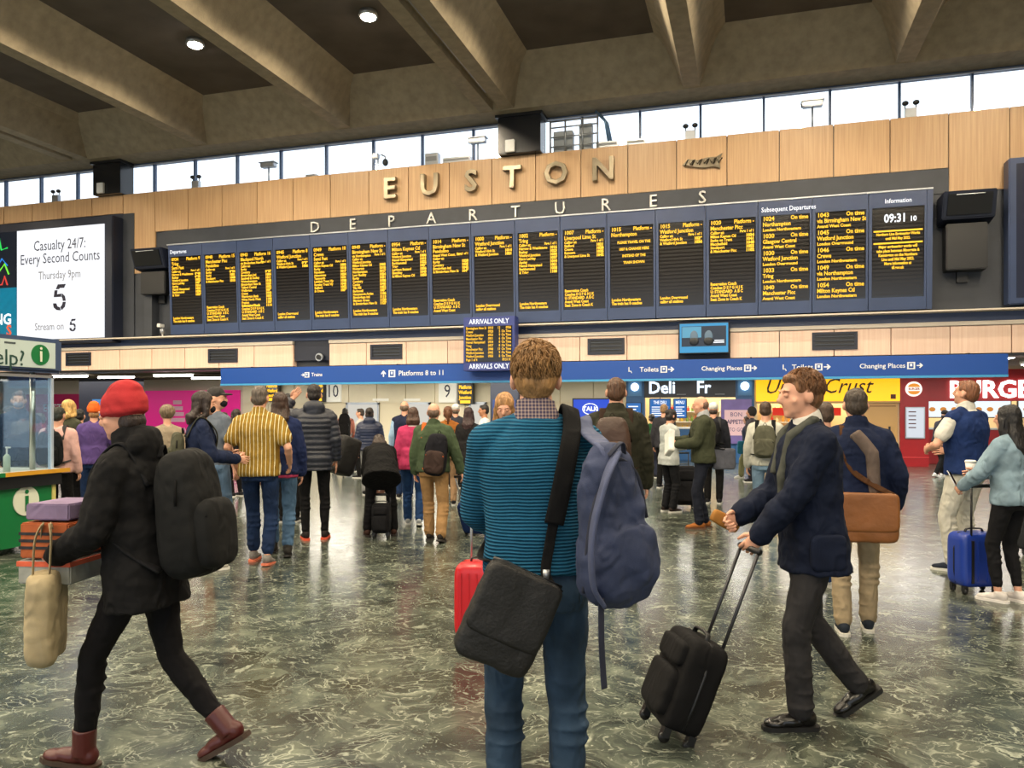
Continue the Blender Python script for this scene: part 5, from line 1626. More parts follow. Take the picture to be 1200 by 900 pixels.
def suitcase(label, pos, rz, h_=0.52, w_=0.36, d_=0.22, col=(30, 30, 34), tilt=0.0, hand=0.45, tele=True, soft_side=False, ridges=6, group=None, name='suitcase', tiltx=0.0, metal=None):
    """origin at the wheels; x across, y depth (handle tubes at +y back face), z up"""
    M = Matrix.Translation(Vector(pos)) @ Matrix.Rotation(rz, 4, 'Z') @ Matrix.Rotation(tilt, 4, 'X') @ Matrix.Rotation(tiltx, 4, 'Y')
    t = root_m(name, M, label, 'suitcase', group)
    m = cloth(*col, bump=0.15) if soft_side else mat('case_%d_%d_%d' % col, srgb(*col), 0.35, coat=0.2)
    rod = metal or mat('case_rod', srgb(60, 60, 64), 0.35, metal=0.6)
    b = MB(); b.ball((0, 0, 0.06 + h_ / 2), (w_ / 2, d_ / 2, h_ / 2), e1=0.28, e2=0.28, nu=32, nv=20)
    shell = soft('shell', b, m, t, 0.009, 3, 0.01 if soft_side else 0.0)
    for k in range(ridges):
        x = (k - (ridges - 1) / 2) * w_ * 0.72 / max(1, ridges - 1)
        if not soft_side:
            for y in (-d_ / 2 - 0.001, d_ / 2 + 0.001):
                if y > 0 and abs(abs(x) - 0.1) < 0.03: continue
                MB().box(x - 0.008, x + 0.008, y - 0.005, y + 0.005, 0.11, h_).build('ridge', m, t, bevel=0.003)
    if soft_side:
        p = MB(); p.ball((0, -d_ / 2, 0.06 + h_ * 0.36), (w_ * 0.40, 0.04, h_ * 0.26), e1=0.35, e2=0.35, nu=22, nv=12)
        soft('front_pocket', p, m, t, 0.01, 2, 0.008)
        p = MB(); p.ball((0, -d_ / 2, 0.06 + h_ * 0.78), (w_ * 0.38, 0.03, h_ * 0.13), e1=0.35, e2=0.35, nu=22, nv=12)
        soft('front_pocket', p, m, t, 0.01, 2, 0.008)
    MB().tube([(-w_ * 0.46, 0, 0.09), (-w_ * 0.503, 0, 0.2), (-w_ * 0.503, 0, h_ - 0.08), (-w_ * 0.40, 0, h_ + 0.055), (w_ * 0.40, 0, h_ + 0.055), (w_ * 0.503, 0, h_ - 0.08), (w_ * 0.503, 0, 0.2), (w_ * 0.46, 0, 0.09)], 0.007, n=6).build('zip', BLACK, t, True)
    strap([(-0.08, 0, h_ + 0.055), (-0.06, 0, h_ + 0.085), (0.06, 0, h_ + 0.085), (0.08, 0, h_ + 0.055)], 0.025, 0.012, BLACK, t, 'carry_handle', (0, 1, 0))
    for sx in (-1, 1):
        for sy in (-1, 1):
            wx, wy = sx * w_ * 0.38, sy * d_ * 0.32
            wh = MB().disc((wx, wy, 0.026), 0.026, 0.022, 'x', 14).build('wheel', BLACK, t, True)
            MB().box(wx - 0.02, wx + 0.02, wy - 0.018, wy + 0.018, 0.03, 0.075).build('wheel_fork', BLACK, wh)
    if tele:
        y = d_ / 2 - 0.02
        for sx in (-0.095, 0.095):
            MB().tube([(sx, y, h_ * 0.9), (sx, y, h_ + 0.06 + hand)], 0.009, n=8).build('handle_rod', rod, t, True)
            if not soft_side: MB().box(sx - 0.012, sx + 0.012, d_ / 2 - 0.003, d_ / 2 + 0.004, 0.1, h_).build('handle_track', BLACK, t)
        MB().tube([(-0.105, y, h_ + 0.06 + hand), (0.105, y, h_ + 0.06 + hand)], 0.016, lat=(0, 1, 0), n=10).build('grip', BLACK, t, True)
    return t


def shoulder_bag(J, label, p, size, m, strap_m, rz=0.0, ry=0.0, rx=0.0, over=None, name='shoulder_bag', flap=False, strap_w=0.04, tag_m=None, lod_vx=0.01, ends=None):
    """flat bag hanging at point p of the person's frame, strap over the shoulder 'over' (-1 left, 1 right)"""
    w_, h_, d_ = size
    M = frame_at(J, p, rz, rx, ry)
    t = root_m(name, M, label, 'bag')
    b = MB(); b.ball((0, 0, 0), (w_ / 2, d_ / 2, h_ / 2), e1=0.25, e2=0.35, nu=30, nv=18)
    soft('bag_body', b, m, t, lod_vx, 3, 0.012)
    if flap:
        f_ = MB(); f_.ball((0, -d_ * 0.36, h_ * 0.12), (w_ * 0.50, d_ * 0.22, h_ * 0.40), e1=0.25, e2=0.35, nu=26, nv=14)
        soft('flap', f_, m, t, lod_vx, 2, 0.006)
    MB().tube([(-w_ * 0.46, 0, h_ * 0.47), (w_ * 0.46, 0, h_ * 0.47)], 0.008, lat=(0, 1, 0), n=6).build('zip', BLACK, t, True)
    inv = M.inverted() @ (Matrix.Translation(J.pos) @ Matrix.Rotation(J.phi, 4, 'Z'))
    loc = lambda q: np.array(inv @ Vector(tuple(q)))
    if over is not None:
        s = J.s
        S = J.sh[over] * 0.55 + J.spine(0.495) * 0.45
        ring0, ring1 = ends or ((w_ * 0.48, 0, h_ * 0.45), (-w_ * 0.48, 0, h_ * 0.45))
        bk = [ring0, loc(J.spine(0.22) + V3(0.03 * over, -0.145, 0) * s), loc(S + V3(0, -0.125, -0.08) * s), loc(S + V3(0, -0.05, 0.062) * s), loc(S + V3(0, 0.04, 0.058) * s),
              loc(S * 0.8 + J.spine(0.40) * 0.2 + V3(0, 0.145, -0.04) * s), loc(J.spine(0.20) + V3(-0.06 * over, 0.15, 0) * s), ring1]
        strap(bk, strap_w, 0.010, strap_m, t, 'shoulder_strap', (1, 0, 0), k=8)
    return t


def pull_case(label, hand, px, py, h_, w_, d_, col, soft_side=True, metal=None):
    """a case on its wheels, tilted so that the grip meets the hand"""
    gp, zc = on_floor(px, py)
    dx = Vector((hand.x - gp.x, hand.y - gp.y)); D, Hh, yo = dx.length, hand.z, d_ / 2 - 0.02
    L = math.sqrt(D * D + Hh * Hh - yo * yo)
    return suitcase(label, (gp.x, gp.y, 0.005), math.atan2(dx.y, dx.x) - pi / 2, h_=h_, w_=w_, d_=d_, col=col, tilt=-(math.atan2(D, Hh) - math.atan2(yo, L)), hand=max(0.08, L - h_ - 0.06),
                    soft_side=soft_side, ridges=0, metal=metal)


def fist(J, q):
    d = J.wri[q] - J.elb[q]; d = d / np.linalg.norm(d)
    return J.W(J.wri[q] + d * 0.075 * J.s - V3(0, 0, 0.015))
# ================================================================ PEOPLE IN THE HALL
def knit():
    m = mat('blue_knit', srgb(16, 84, 122), 0.85, spec=0.2)
    nt = m.node_tree; N, L = nt.nodes, nt.links
    b = N['Principled BSDF']
    tc = N.new('ShaderNodeTexCoord')
    nz = N.new('ShaderNodeTexNoise'); nz.inputs['Scale'].default_value = 3.0; L.new(tc.outputs['Object'], nz.inputs['Vector'])
    mp = N.new('ShaderNodeVectorMath'); mp.operation = 'MULTIPLY_ADD'; mp.inputs[1].default_value = (0, 0, 0.05)
    L.new(nz.outputs['Color'], mp.inputs[0]); L.new(tc.outputs['Object'], mp.inputs[2])
    wv = N.new('ShaderNodeTexWave'); wv.wave_type = 'BANDS'; wv.bands_direction = 'Z'; wv.inputs['Scale'].default_value = 27.0
    wv.inputs['Distortion'].default_value = 0.6; wv.inputs['Detail'].default_value = 2
    L.new(mp.outputs[0], wv.inputs['Vector'])
    r = N.new('ShaderNodeValToRGB')
    r.color_ramp.elements[0].color = (*srgb(16, 66, 94), 1); r.color_ramp.elements[1].color = (*srgb(30, 96, 130), 1)
    r.color_ramp.elements[0].position = 0.1; r.color_ramp.elements[1].position = 0.75
    L.new(wv.outputs['Color'], r.inputs[0]); L.new(r.outputs[0], b.inputs['Base Color'])
    bp = N.new('ShaderNodeBump'); bp.inputs['Strength'].default_value = 0.9; bp.inputs['Distance'].default_value = 0.006
    L.new(wv.outputs['Color'], bp.inputs['Height']); L.new(bp.outputs[0], b.inputs['Normal'])
    return m


def stripes(name, base, line, scale, thin, base2=None, zlines=False):
    m = mat(name, srgb(*base), 0.8, spec=0.2)
    nt = m.node_tree; N, L = nt.nodes, nt.links
    b = N['Principled BSDF']
    tc = N.new('ShaderNodeTexCoord')
    wv = N.new('ShaderNodeTexWave'); wv.wave_type = 'BANDS'; wv.bands_direction = 'X'; wv.inputs['Scale'].default_value = scale
    wv.inputs['Distortion'].default_value = 0.25
    L.new(tc.outputs['Object'], wv.inputs['Vector'])
    r = N.new('ShaderNodeValToRGB')
    e = r.color_ramp.elements
    e[0].position = 0.0; e[0].color = (*srgb(*base), 1)
    e[1].position = thin; e[1].color = (*srgb(*line), 1)
    k = e.new(thin - 0.04); k.color = (*srgb(*(base2 or base)), 1)
    L.new(wv.outputs['Color'], r.inputs[0]); L.new(r.outputs[0], b.inputs['Base Color'])
    if zlines:
        w2 = N.new('ShaderNodeTexWave'); w2.bands_direction = 'Z'; w2.inputs['Scale'].default_value = scale
        L.new(tc.outputs['Object'], w2.inputs['Vector'])
        mx = N.new('ShaderNodeMix'); mx.data_type = 'RGBA'; mx.inputs[0].default_value = 0.5
        r2 = N.new('ShaderNodeValToRGB'); r2.color_ramp.elements[0].color = (*srgb(*base), 1); r2.color_ramp.elements[1].color = (*srgb(*line), 1); r2.color_ramp.elements[0].position = 0.5
        L.new(w2.outputs['Color'], r2.inputs[0]); L.new(r.outputs[0], mx.inputs[6]); L.new(r2.outputs[0], mx.inputs[7]); L.new(mx.outputs[2], b.inputs['Base Color'])
    return m


def denim(r, g, b_):
    nm = 'denim_%d_%d_%d' % (r, g, b_)
    if nm in MATS: return MATS[nm]
    return folds(mat(nm, srgb(r, g, b_), 0.85, var=0.35, vscale=6, spec=0.2), 1.3)


K = cloth
JEAN = denim(32, 62, 98); JEANL = denim(86, 110, 136); JEAND = denim(24, 44, 78)
NAVYC = K(20, 30, 54); BLK = K(11, 11, 13); BLK2 = K(18, 19, 23); GREYD = K(58, 58, 60)
DBAG = mat('bag_black', srgb(9, 9, 10), 0.6, var=0.2, bump=0.2, bscale=90)
J = {}

# --- the man with the blue ribbed sweater (centre)
cm = person('man in blue ribbed sweater and jeans seen from behind with two bags', 628, 988, 404, 2, lod=0, neckup=-0.014, hair=('short', (152, 114, 70)), hyaw=-3, hpitch=-2,
            fl=(-0.11, 0.02, 0, 8), fr=(0.115, 0.0, 0, -8), hl=(-0.07, 0.30, 1.05), hr=(0.08, 0.30, 1.06), el=(-1.0, -0.55, -0.5), er=(0.8, -0.6, -0.6), bulk=1.02,
            legs=('straight', denim(42, 60, 80), {'w': 0.0}), shoes=(50, 40, 32), sole=(60, 48, 38), curl=0.7,
            tops=[('shirt', stripes('plaid_shirt', (66, 60, 84), (170, 150, 140), 26, 0.75, zlines=True), {'inf': 0.004, 'hem': 0.0, 'collar': 0.042, 'neck': 0.55}),
                  ('sweater', knit(), {'inf': 0.024, 'hem': 0.0, 'neck': 0.54, 'collar': 0.008, 'wrinkle': 0.012})])
s = cm.s
# laptop bag across the body
Ml = frame_at(cm, V3(-0.105, -0.235, 0.855) * s, radians(6), radians(-3), radians(25))
t = root_m('laptop_bag', Ml, 'black laptop bag hanging at the left hip of the sweater man', 'bag')
b = MB(); b.ball((0, 0, 0), (0.135, 0.042, 0.165), e1=0.25, e2=0.35, nu=30, nv=18); soft('bag_body', b, DBAG, t, 0.008, 3, 0.016)
f_ = MB(); f_.ball((0, -0.03, 0.04), (0.134, 0.02, 0.12), e1=0.25, e2=0.35, nu=26, nv=14); soft('flap', f_, DBAG, t, 0.008, 2, 0.010)
MB().tube([(-0.125, 0, 0.158), (0.125, 0, 0.158)], 0.008, lat=(0, 1, 0), n=6).build('zip', BLACK, t, True)
invl = Ml.inverted() @ (Matrix.Translation(cm.pos) @ Matrix.Rotation(cm.phi, 4, 'Z'))
ll = lambda *q: np.array(invl @ Vector(q))
top_ = cm.spine(0.53)[2]
MB().tube([ll(0.02, -0.19, 0.985), ll(0.022, -0.19, 1.02)], 0.012, n=8).build('buckle', ALU, t, True)
strap([(0.125, -0.01, 0.14), ll(0.022, -0.19, 1.0), ll(0.035, -0.17, 1.10), ll(0.05, -0.172, 1.18)], 0.036, 0.006, BLK, t, 'shoulder_strap', (1, 0, 0.1))
strap([ll(0.05, -0.174, 1.17), ll(0.075, -0.18, 1.29), ll(0.10, -0.165, 1.41), ll(0.118, -0.11, top_ - 0.02), ll(0.12, -0.02, top_ + 0.052), ll(0.11, 0.07, top_ - 0.0), ll(0.07, 0.165, 1.40)], 0.068, 0.014, BLK, t, 'strap_pad', (1, 0, 0.1), k=8)
strap([ll(0.07, 0.167, 1.40), ll(-0.06, 0.17, 1.20), ll(-0.19, 0.10, 1.03), (-0.13, 0.02, 0.14)], 0.036, 0.006, BLK, t, 'shoulder_strap', (1, 0, 0.3))
# grey-blue backpack slung on the right shoulder
GB = folds(mat('pack_greyblue', srgb(70, 78, 108), 0.8, var=0.15, vscale=8))
GB2 = folds(mat('pack_slate', srgb(44, 54, 84), 0.8, var=0.15, vscale=8))
GBD = mat('pack_dark', srgb(38, 42, 60), 0.8)
Mb = frame_at(cm, V3(0.205, -0.20, 1.155) * s, radians(28), radians(3), radians(-7))
t = root_m('backpack', Mb, 'grey blue backpack slung over the right shoulder of the sweater man', 'backpack')
b = MB(); b.ball((0, -0.05, 0), (0.135, 0.085, 0.27), e1=0.65, e2=0.75, nu=30, nv=20, taper=0.25); b.ball((0.005, -0.06, -0.12), (0.142, 0.10, 0.15), e1=0.75, e2=0.75, nu=26, nv=14)
soft('main_compartment', b, GB2, t, 0.008, 4, 0.03)
p = MB(); p.ball((0.03, -0.12, -0.11), (0.10, 0.045, 0.12), e1=0.85, e2=0.85, nu=24, nv=14); soft('front_pocket', p, GB2, t, 0.008, 4, 0.03)
strap([(-0.13, -0.05, -0.2), (-0.105, -0.09, 0.06), (-0.02, -0.105, 0.22), (0.09, -0.08, 0.16), (0.138, -0.06, 0.0)], 0.012, 0.012, GBD, t, 'zip')
inv = Mb.inverted() @ (Matrix.Translation(cm.pos) @ Matrix.Rotation(cm.phi, 4, 'Z'))
lc = lambda *q: np.array(inv @ Vector(q))
S_ = cm.sh[1]
strap([(0.0, -0.07, 0.20), (-0.01, -0.05, 0.26), lc(S_[0] + 0.0, -0.10, S_[2] + 0.035), lc(S_[0] - 0.01, -0.03, S_[2] + 0.075), lc(S_[0] - 0.01, 0.04, S_[2] + 0.062), lc(S_[0], 0.12, S_[2] - 0.08), lc(S_[0] + 0.05, 0.09, S_[2] - 0.30)], 0.066, 0.016, GB, t, 'shoulder_strap', (0.9, 0.4, 0))
strap([(-0.01, -0.11, 0.24), (-0.09, -0.15, 0.17), (-0.15, -0.15, 0.02), (-0.155, -0.14, -0.14), (-0.11, -0.12, -0.22)], 0.06, 0.016, GB, t, 'shoulder_strap', (0.5, 1, 0))
strap([(-0.12, -0.13, -0.2), (-0.13, -0.13, -0.33), (-0.125, -0.12, -0.44), (-0.125, -0.12, -0.5)], 0.024, 0.004, GBD, t, 'webbing', (1, 0, 0))
strap([(-0.03, -0.10, 0.24), (0.0, -0.13, 0.28), (0.03, -0.10, 0.24)], 0.02, 0.006, GBD, t, 'top_handle', (0, 1, 0))
# red suitcase in front of him
gp, zc = on_floor(566, 757)
suitcase('red hard suitcase with black front standing before the sweater man', (gp.x, gp.y, 0), YAW + radians(-8), h_=0.50, w_=0.36, d_=0.22, col=(190, 16, 28), hand=0.42, metal=ALU)

# --- man in the navy jacket walking left
nj = person('man in navy jacket and grey trousers striding past with a trolley case', 946, 846, 433, 92, lod=0, hair=('short', (120, 82, 52)), H=1.74, hpitch=2, hyaw=2,
            fl=(-0.09, 0.07, 0, 0, 0), fr=(0.08, -0.30, 0.07, 0, 32), hl=(-0.10, 0.30, 0.92), hr=(0.13, 0.30, 1.02), el=(-0.7, -1, -0.3), curl=0.95, lean=3, hippull=-0.02,
            legs=('straight', K(44, 43, 45), {}), shoes=mat('shoe_polish_black', srgb(16, 15, 16), 0.25), sole=(14, 14, 14), bulk=1.04,
            tops=[('shirt', K(206, 204, 198, var=0.04), {'inf': 0.006, 'hem': 0.02, 'collar': 0.05, 'neck': 0.55}),
                  ('jacket', K(16, 24, 44), {'inf': 0.034, 'hem': 0.17, 'flare': 0.12, 'collar': 0.05, 'wrinkle': 0.026})])
s = nj.s
sc_ = MB()
sc_.tube(*seg([nj.nb + V3(0, -0.065, 0.01) * s, nj.nb + V3(-0.085, 0.0, 0.02) * s, nj.nb + V3(-0.06, 0.10, -0.06) * s, nj.spine(0.3) + V3(-0.05, 0.155, 0) * s, nj.spine(0.12) + V3(-0.04, 0.16, 0) * s], [0.022 * s, 0.026 * s, 0.028 * s, 0.026 * s, 0.02 * s], 4), n=10)
sc_.tube(*seg([nj.nb + V3(0, -0.065, 0.01) * s, nj.nb + V3(0.085, 0.0, 0.02) * s, nj.nb + V3(0.06, 0.10, -0.06) * s, nj.spine(0.3) + V3(0.05, 0.155, 0) * s], [0.022 * s, 0.026 * s, 0.028 * s, 0.022 * s], 4), n=10)
soft('scarf', sc_, K(74, 76, 70), nj.body, 0.009, 3, 0.012)
pk = MB(); pk.ball(nj.pelv + V3(-0.20, 0.0, -0.06) * s, np.array((0.02, 0.09, 0.09)) * s, e1=0.4, e2=0.4); soft('jacket_pocket', pk, K(16, 24, 44), nj.body, 0.009, 2, 0.008)
# his trolley case, tilted towards the hand
pull_case('black soft trolley case tilted on its wheels beside the navy jacket man', fist(nj, -1), 778, 862, 0.44, 0.36, 0.20, (14, 14, 16))
shoulder_bag(nj, 'small tan leather pouch held in the right hand of the navy jacket man', nj.wri[1] + V3(0.02, 0.07, -0.03) * s, (0.05, 0.07, 0.16), K(150, 104, 50), BLK, rx=0.5, name='leather_pouch')

# --- woman in the red knitted hat walking left
rb = person('person in red knitted hat and black coat hurrying past with parcels', 168, 893, 453, 84, lod=0, sex='f', hair=('beanie', (176, 50, 54), (40, 28, 24)), H=1.68, lean=7, hpitch=6,
            fl=(-0.07, 0.25, 0, 0, -6), fr=(0.07, -0.36, 0.06, 0, 30), hl=(-0.17, 0.30, 0.98), hr=(0.12, 0.34, 1.0), curl=0.8, bulk=1.04, boot=0.22,
            legs=('slim', K(15, 14, 17), {}), shoes=mat('boot_oxblood', srgb(74, 26, 24), 0.35), sole=(60, 44, 34),
            tops=[('coat', K(17, 17, 19), {'inf': 0.034, 'hem': 0.18, 'collar': 0.08, 'hood': True, 'flare': 0.1, 'wrinkle': 0.026})])
s = rb.s
backpack(rb, 'large black backpack on the red hat walker', 0.36, 0.56, 0.24, (K(24, 25, 26), BLK, BLK2), drop=-0.02)
# boxes under the arm, tote bag
def carry_box(J_, p, size, col, label, rz=0, ry=0, rx=0, bands=()):
    M = frame_at(J_, p, rz, rx, ry)
    t_ = root_m('parcel', M, label, 'parcel')
    a, b_, c = [q / 2 for q in size]
    MB().box(-a, a, -b_, b_, -c, c).build('carton', K(*col), t_, bevel=0.006)
    for k, (z, h, cc) in enumerate(bands):
        MB().box(-a - 0.003, a + 0.003, -b_ - 0.003, b_ + 0.003, z - h, z + h).build('printed_band', K(*cc), t_)
    return t_
carry_box(rb, V3(-0.02, 0.36, 1.04) * s, (0.30, 0.22, 0.15), (170, 92, 56), 'orange parcel with dark stripes hugged by the red hat walker', bands=((0.03, 0.006, (50, 50, 54)), (0.0, 0.006, (50, 50, 54)), (-0.03, 0.006, (50, 50, 54))))
carry_box(rb, V3(-0.02, 0.36, 1.165) * s, (0.26, 0.2, 0.07), (128, 112, 142), 'small mauve parcel on top of the orange parcel')
carry_box(rb, V3(-0.02, 0.36, 0.90) * s, (0.30, 0.24, 0.10), (150, 152, 146), 'grey parcel underneath the orange parcel', bands=((0.035, 0.01, (206, 96, 70)),))
tt = root_m('tote_bag', frame_at(rb, V3(-0.20, 0.33, 0.72) * s, 0.4), 'beige canvas tote bag hanging from the arm of the red hat walker', 'bag')
b = MB(); b.ball((0, 0, 0), (0.15, 0.06, 0.19), e1=0.3, e2=0.5, nu=24, nv=14); soft('bag_body', b, K(166, 152, 122), tt, 0.01, 3, 0.02)
for y in (-0.03, 0.03):
    strap([(-0.08, y, 0.17), (-0.05, y, 0.32), (0.0, y * 0.5, 0.38), (0.05, y, 0.32), (0.08, y, 0.17)], 0.025, 0.005, K(150, 136, 108), tt, 'handle', (1, 0, 0))

# --- woman in dark jacket and shorts behind the red hat
dw = person('dark haired woman in navy top and shorts reaching forward', 231, 672, 453, -62, lod=1, sex='f', hair=('bob', (44, 32, 28), 0.2), H=1.74, mask=(26, 27, 32), lean=4,
            fl=(-0.09, 0.12, 0, 0), fr=(0.09, -0.20, 0.03, 0, 20), hl=(-0.12, 0.32, 1.12), hr=(0.16, 0.34, 1.10), legs=('shorts', K(22, 26, 42), {'w': 0.012}), shoes=(150, 148, 140), sole=(220, 218, 210),
            tops=[('top', K(22, 32, 58), {'inf': 0.024, 'hem': 0.08})])
backpack(dw, 'small khaki backpack on the woman in shorts', 0.27, 0.36, 0.13, (K(72, 72, 58), BLK, K(52, 52, 44)), drop=0.08)
gt = person('person in flat cap and grey shirt behind the woman in shorts', 252, 642, 449, -30, lod=2, H=1.80, hair=('cap', (56, 54, 54), (60, 48, 40)), mask=(30, 30, 34), hyaw=-60,
            legs=('straight', JEANL, {}), shoes=(80, 70, 60), tops=[('t_shirt', K(96, 104, 116), {'inf': 0.018, 'hem': 0.06, 'sleeve': 'short'})])
person('person with fuzzy light brown hair and beige coat beside the pink poster', 196, 622, 480, 30, lod=2, sex='f', H=1.60, hair=('afro', (116, 98, 76)), legs=('straight', GREYD, {}), tops=[('coat', K(150, 136, 116), {'inf': 0.03, 'hem': 0.16})])
person('slim person in long black coat standing beyond the striped shirt', 277, 582, 480, 60, lod=2, sex='f', H=1.58, hair=('bob', (38, 28, 24), 0.12), legs=('slim', BLK, {}), tops=[('coat', BLK, {'inf': 0.03, 'hem': 0.30, 'flare': 0.15})])
person('person in blue jeans and pink top far behind the shorts woman', 262, 569, 490, -40, lod=2, sex='f', H=1.52, hair=('long', (60, 44, 34), 0.3), legs=('straight', JEANL, {}), shoes=(200, 196, 180), tops=[('top', K(170, 96, 90), {'inf': 0.02, 'hem': 0.04})])

# --- crowd by the information desk
g = 'crowd beside the information desk'
J['a1'] = person('dark haired person in pale pink jacket with black backpack at the desk', 68, 628, 478, 5, lod=2, H=1.59, hair=('crop', (34, 38, 32)), legs=('straight', BLK, {}), tops=[('jacket', K(206, 164, 158), {'inf': 0.03, 'hem': 0.08})])
backpack(J['a1'], 'black backpack on the pale pink jacket', 0.32, 0.44, 0.18, (BLK2, BLK, GREYD))
person('blonde person in olive coat behind the pale pink jacket', 80, 612, 468, -15, lod=2, sex='f', H=1.70, hair=('bob', (196, 160, 96), 0.16), legs=('slim', BLK, {}), tops=[('coat', K(62, 64, 50), {'inf': 0.03, 'hem': 0.2})])
person('black haired person in dark jacket beside the orange hat', 93, 604, 480, 20, lod=2, H=1.57, hair=('crop', (18, 17, 18)), legs=('straight', BLK, {}), tops=[('jacket', K(32, 34, 40), {'inf': 0.03, 'hem': 0.08})])
J['a4'] = person('person in orange hat and purple jacket holding a paper cup', 110, 616, 472, 30, lod=2, sex='f', H=1.64, hair=('beanie', (222, 100, 40), (150, 110, 70)), hl=(-0.1, 0.26, 1.12), hr=(0.2, 0.24, 1.15), legs=('straight', JEAND, {}), tops=[('jacket', K(84, 66, 122), {'inf': 0.03, 'hem': 0.06})])
J['a5'] = person('tall masked man in dark jacket behind the desk glass', 22, 620, 456, -150, lod=2, H=1.80, hair=('short', (70, 62, 58)), mask=(150, 140, 150), legs=('straight', BLK, {}), tops=[('jacket', K(38, 52, 74), {'inf': 0.03, 'hem': 0.06, 'collar': 0.06})])
person('dark clothed person leaning behind the desk glass', 2, 612, 478, -100, lod=2, H=1.62, lean=12, hair=('short', (30, 28, 28)), legs=('straight', BLK, {}), tops=[('jacket', K(28, 36, 50), {'inf': 0.03, 'hem': 0.06})])
person('person in pale shirt standing between the desk posts', 46, 611, 487, 100, lod=2, sex='f', H=1.52, hair=('short', (60, 48, 40)), legs=('straight', GREYD, {}), tops=[('shirt', K(196, 176, 172), {'inf': 0.022, 'hem': 0.06})])
def cup(Jp, q, label, off=(0, 0.07, 0.02)):
    p = Jp.W(Jp.wri[q] + V3(*off) * Jp.s)
    t_ = empty('paper_cup', p); tag(t_, label, 'cup')
    MB().tube([(0, 0, -0.06), (0, 0, 0.05)], [0.03, 0.042], n=16).build('cup_body', WHITE, t_, True)
    MB().tube([(0, 0, 0.05), (0, 0, 0.06), (0, 0, 0.068)], [0.046, 0.046, 0.036], n=16).build('lid', mat('cup_lid', srgb(236, 234, 230), 0.4), t_, True)
cup(J['a4'], -1, 'white paper cup held by the person in the orange hat')

# --- yellow striped shirt, friend, pointing man
yel = stripes('ochre_stripe_shirt', (150, 118, 44), (226, 214, 170), 8.2, 0.93, (126, 98, 36))
J['c1'] = person('man in ochre shirt with white stripes and blue jeans walking away', 304, 660, 453, 4, lod=1, hair=('crop', (92, 82, 74)), bulk=1.05, fl=(-0.09, 0.14, 0, 0, 0), fr=(0.10, -0.10, 0, -4, 6), hl=(-0.27, 0.12, 0.98), hr=(0.27, 0.12, 0.98), 
       legs=('straight', denim(26, 44, 76), {'len': 0.84}), shoes=(120, 116, 112), sole=(220, 120, 90), tops=[('shirt', yel, {'inf': 0.034, 'hem': 0.07, 'sleeve': 'short', 'collar': 0.04})])
person('long haired woman in blue jacket with pink trim and jeans', 328, 650, 460, 12, lod=1, sex='f', hair=('long', (58, 40, 32), 0.26), fl=(-0.08, 0.14, 0, 0), fr=(0.09, -0.14, 0.0, 0, 10), legs=('straight', denim(72, 100, 130), {'len': 0.86}), shoes=(44, 42, 40), sole=(40, 38, 36), boot=0.3,
       tops=[('jacket_lining', K(196, 70, 110), {'inf': 0.03, 'hem': 0.10, 'sleeve': 'none'}), ('jacket', K(28, 40, 78), {'inf': 0.036, 'hem': 0.07, 'collar': 0.04})])
PUF = mat('puffer_navy', srgb(36, 40, 52), 0.42, var=0.12, bump=0.2, bscale=40)
pm = person('man in dark quilted coat pointing up with his left hand', 368, 632, 442, 14, lod=1, H=1.86, hair=('crop', (34, 28, 26)), hl=(-0.25, 0.26, 1.60), el=(-1, 0.3, -0.6), curl=0.1, legs=('slim', K(18, 18, 20), {}), shoes=(40, 34, 34), sole=(226, 90, 60), fl=(-0.09, 0, 0, 10), fr=(0.12, 0.02, 0, -10),
       tops=[('quilted_coat', PUF, {'inf': 0.034, 'hem': 0.16, 'hood': True, 'puff': 0.016, 'wrinkle': 0.006, 'smooth': 1})])
shoulder_bag(pm, 'big black duffel bag beside the man in the quilted coat', V3(0.34, 0.55, 0.92) * pm.s, (0.30, 0.5, 0.34), DBAG, BLK, ry=0.35, rz=0.5, name='duffel_bag', over=None)
person('man in dark suit with white collar between the striped shirt and the quilted coat', 338, 612, 465, 0, lod=2, H=1.78, hair=('crop', (34, 30, 30)), legs=('straight', BLK, {}), tops=[('shirt', K(220, 222, 226), {'inf': 0.01, 'collar': 0.06}), ('jacket', K(40, 42, 52), {'inf': 0.03, 'hem': 0.08})])

# --- gates group
bp = person('hiker in dark trousers bending under a tall black rucksack', 404, 553, 474, 8, lod=2, H=1.66, lean=14, skin='c', hair=('short', (20, 18, 18)), fl=(-0.28, 0.0, 0, 10), fr=(0.28, 0.05, 0, -10), legs=('straight', K(52, 58, 70), {'w': 0.006}), tops=[('jacket', K(170, 110, 96), {'inf': 0.026, 'hem': 0.02})])
backpack(bp, 'tall black rucksack with grey straps on the hiker', 0.34, 0.66, 0.22, (BLK, BLK, K(126, 130, 130)), drop=-0.14)
gp, zc = on_floor(408, 557)
suitcase('black and teal suitcase standing between the feet of the hiker', (gp.x, gp.y, 0), YAW + 0.2, h_=0.46, w_=0.30, col=(30, 36, 44), tele=False, ridges=3)
J['d2'] = person('person in short navy quilted jacket and grey trousers by the gates', 433, 580, 479, 10, lod=2, H=1.60, hair=('bun', (38, 30, 28)), legs=('straight', K(120, 122, 124), {}), tops=[('quilted_jacket', mat('puffer_blue', srgb(28, 38, 66), 0.4, var=0.1), {'inf': 0.04, 'hem': 0.05, 'hood': True, 'puff': 0.018, 'wrinkle': 0.004, 'smooth': 1})])
person('man with white collar looking left beyond the navy quilted jacket', 423, 560, 479, 80, lod=2, H=1.60, hair=('crop', (50, 40, 34)), legs=('straight', BLK, {}), tops=[('jacket', K(190, 188, 184), {'inf': 0.02})])
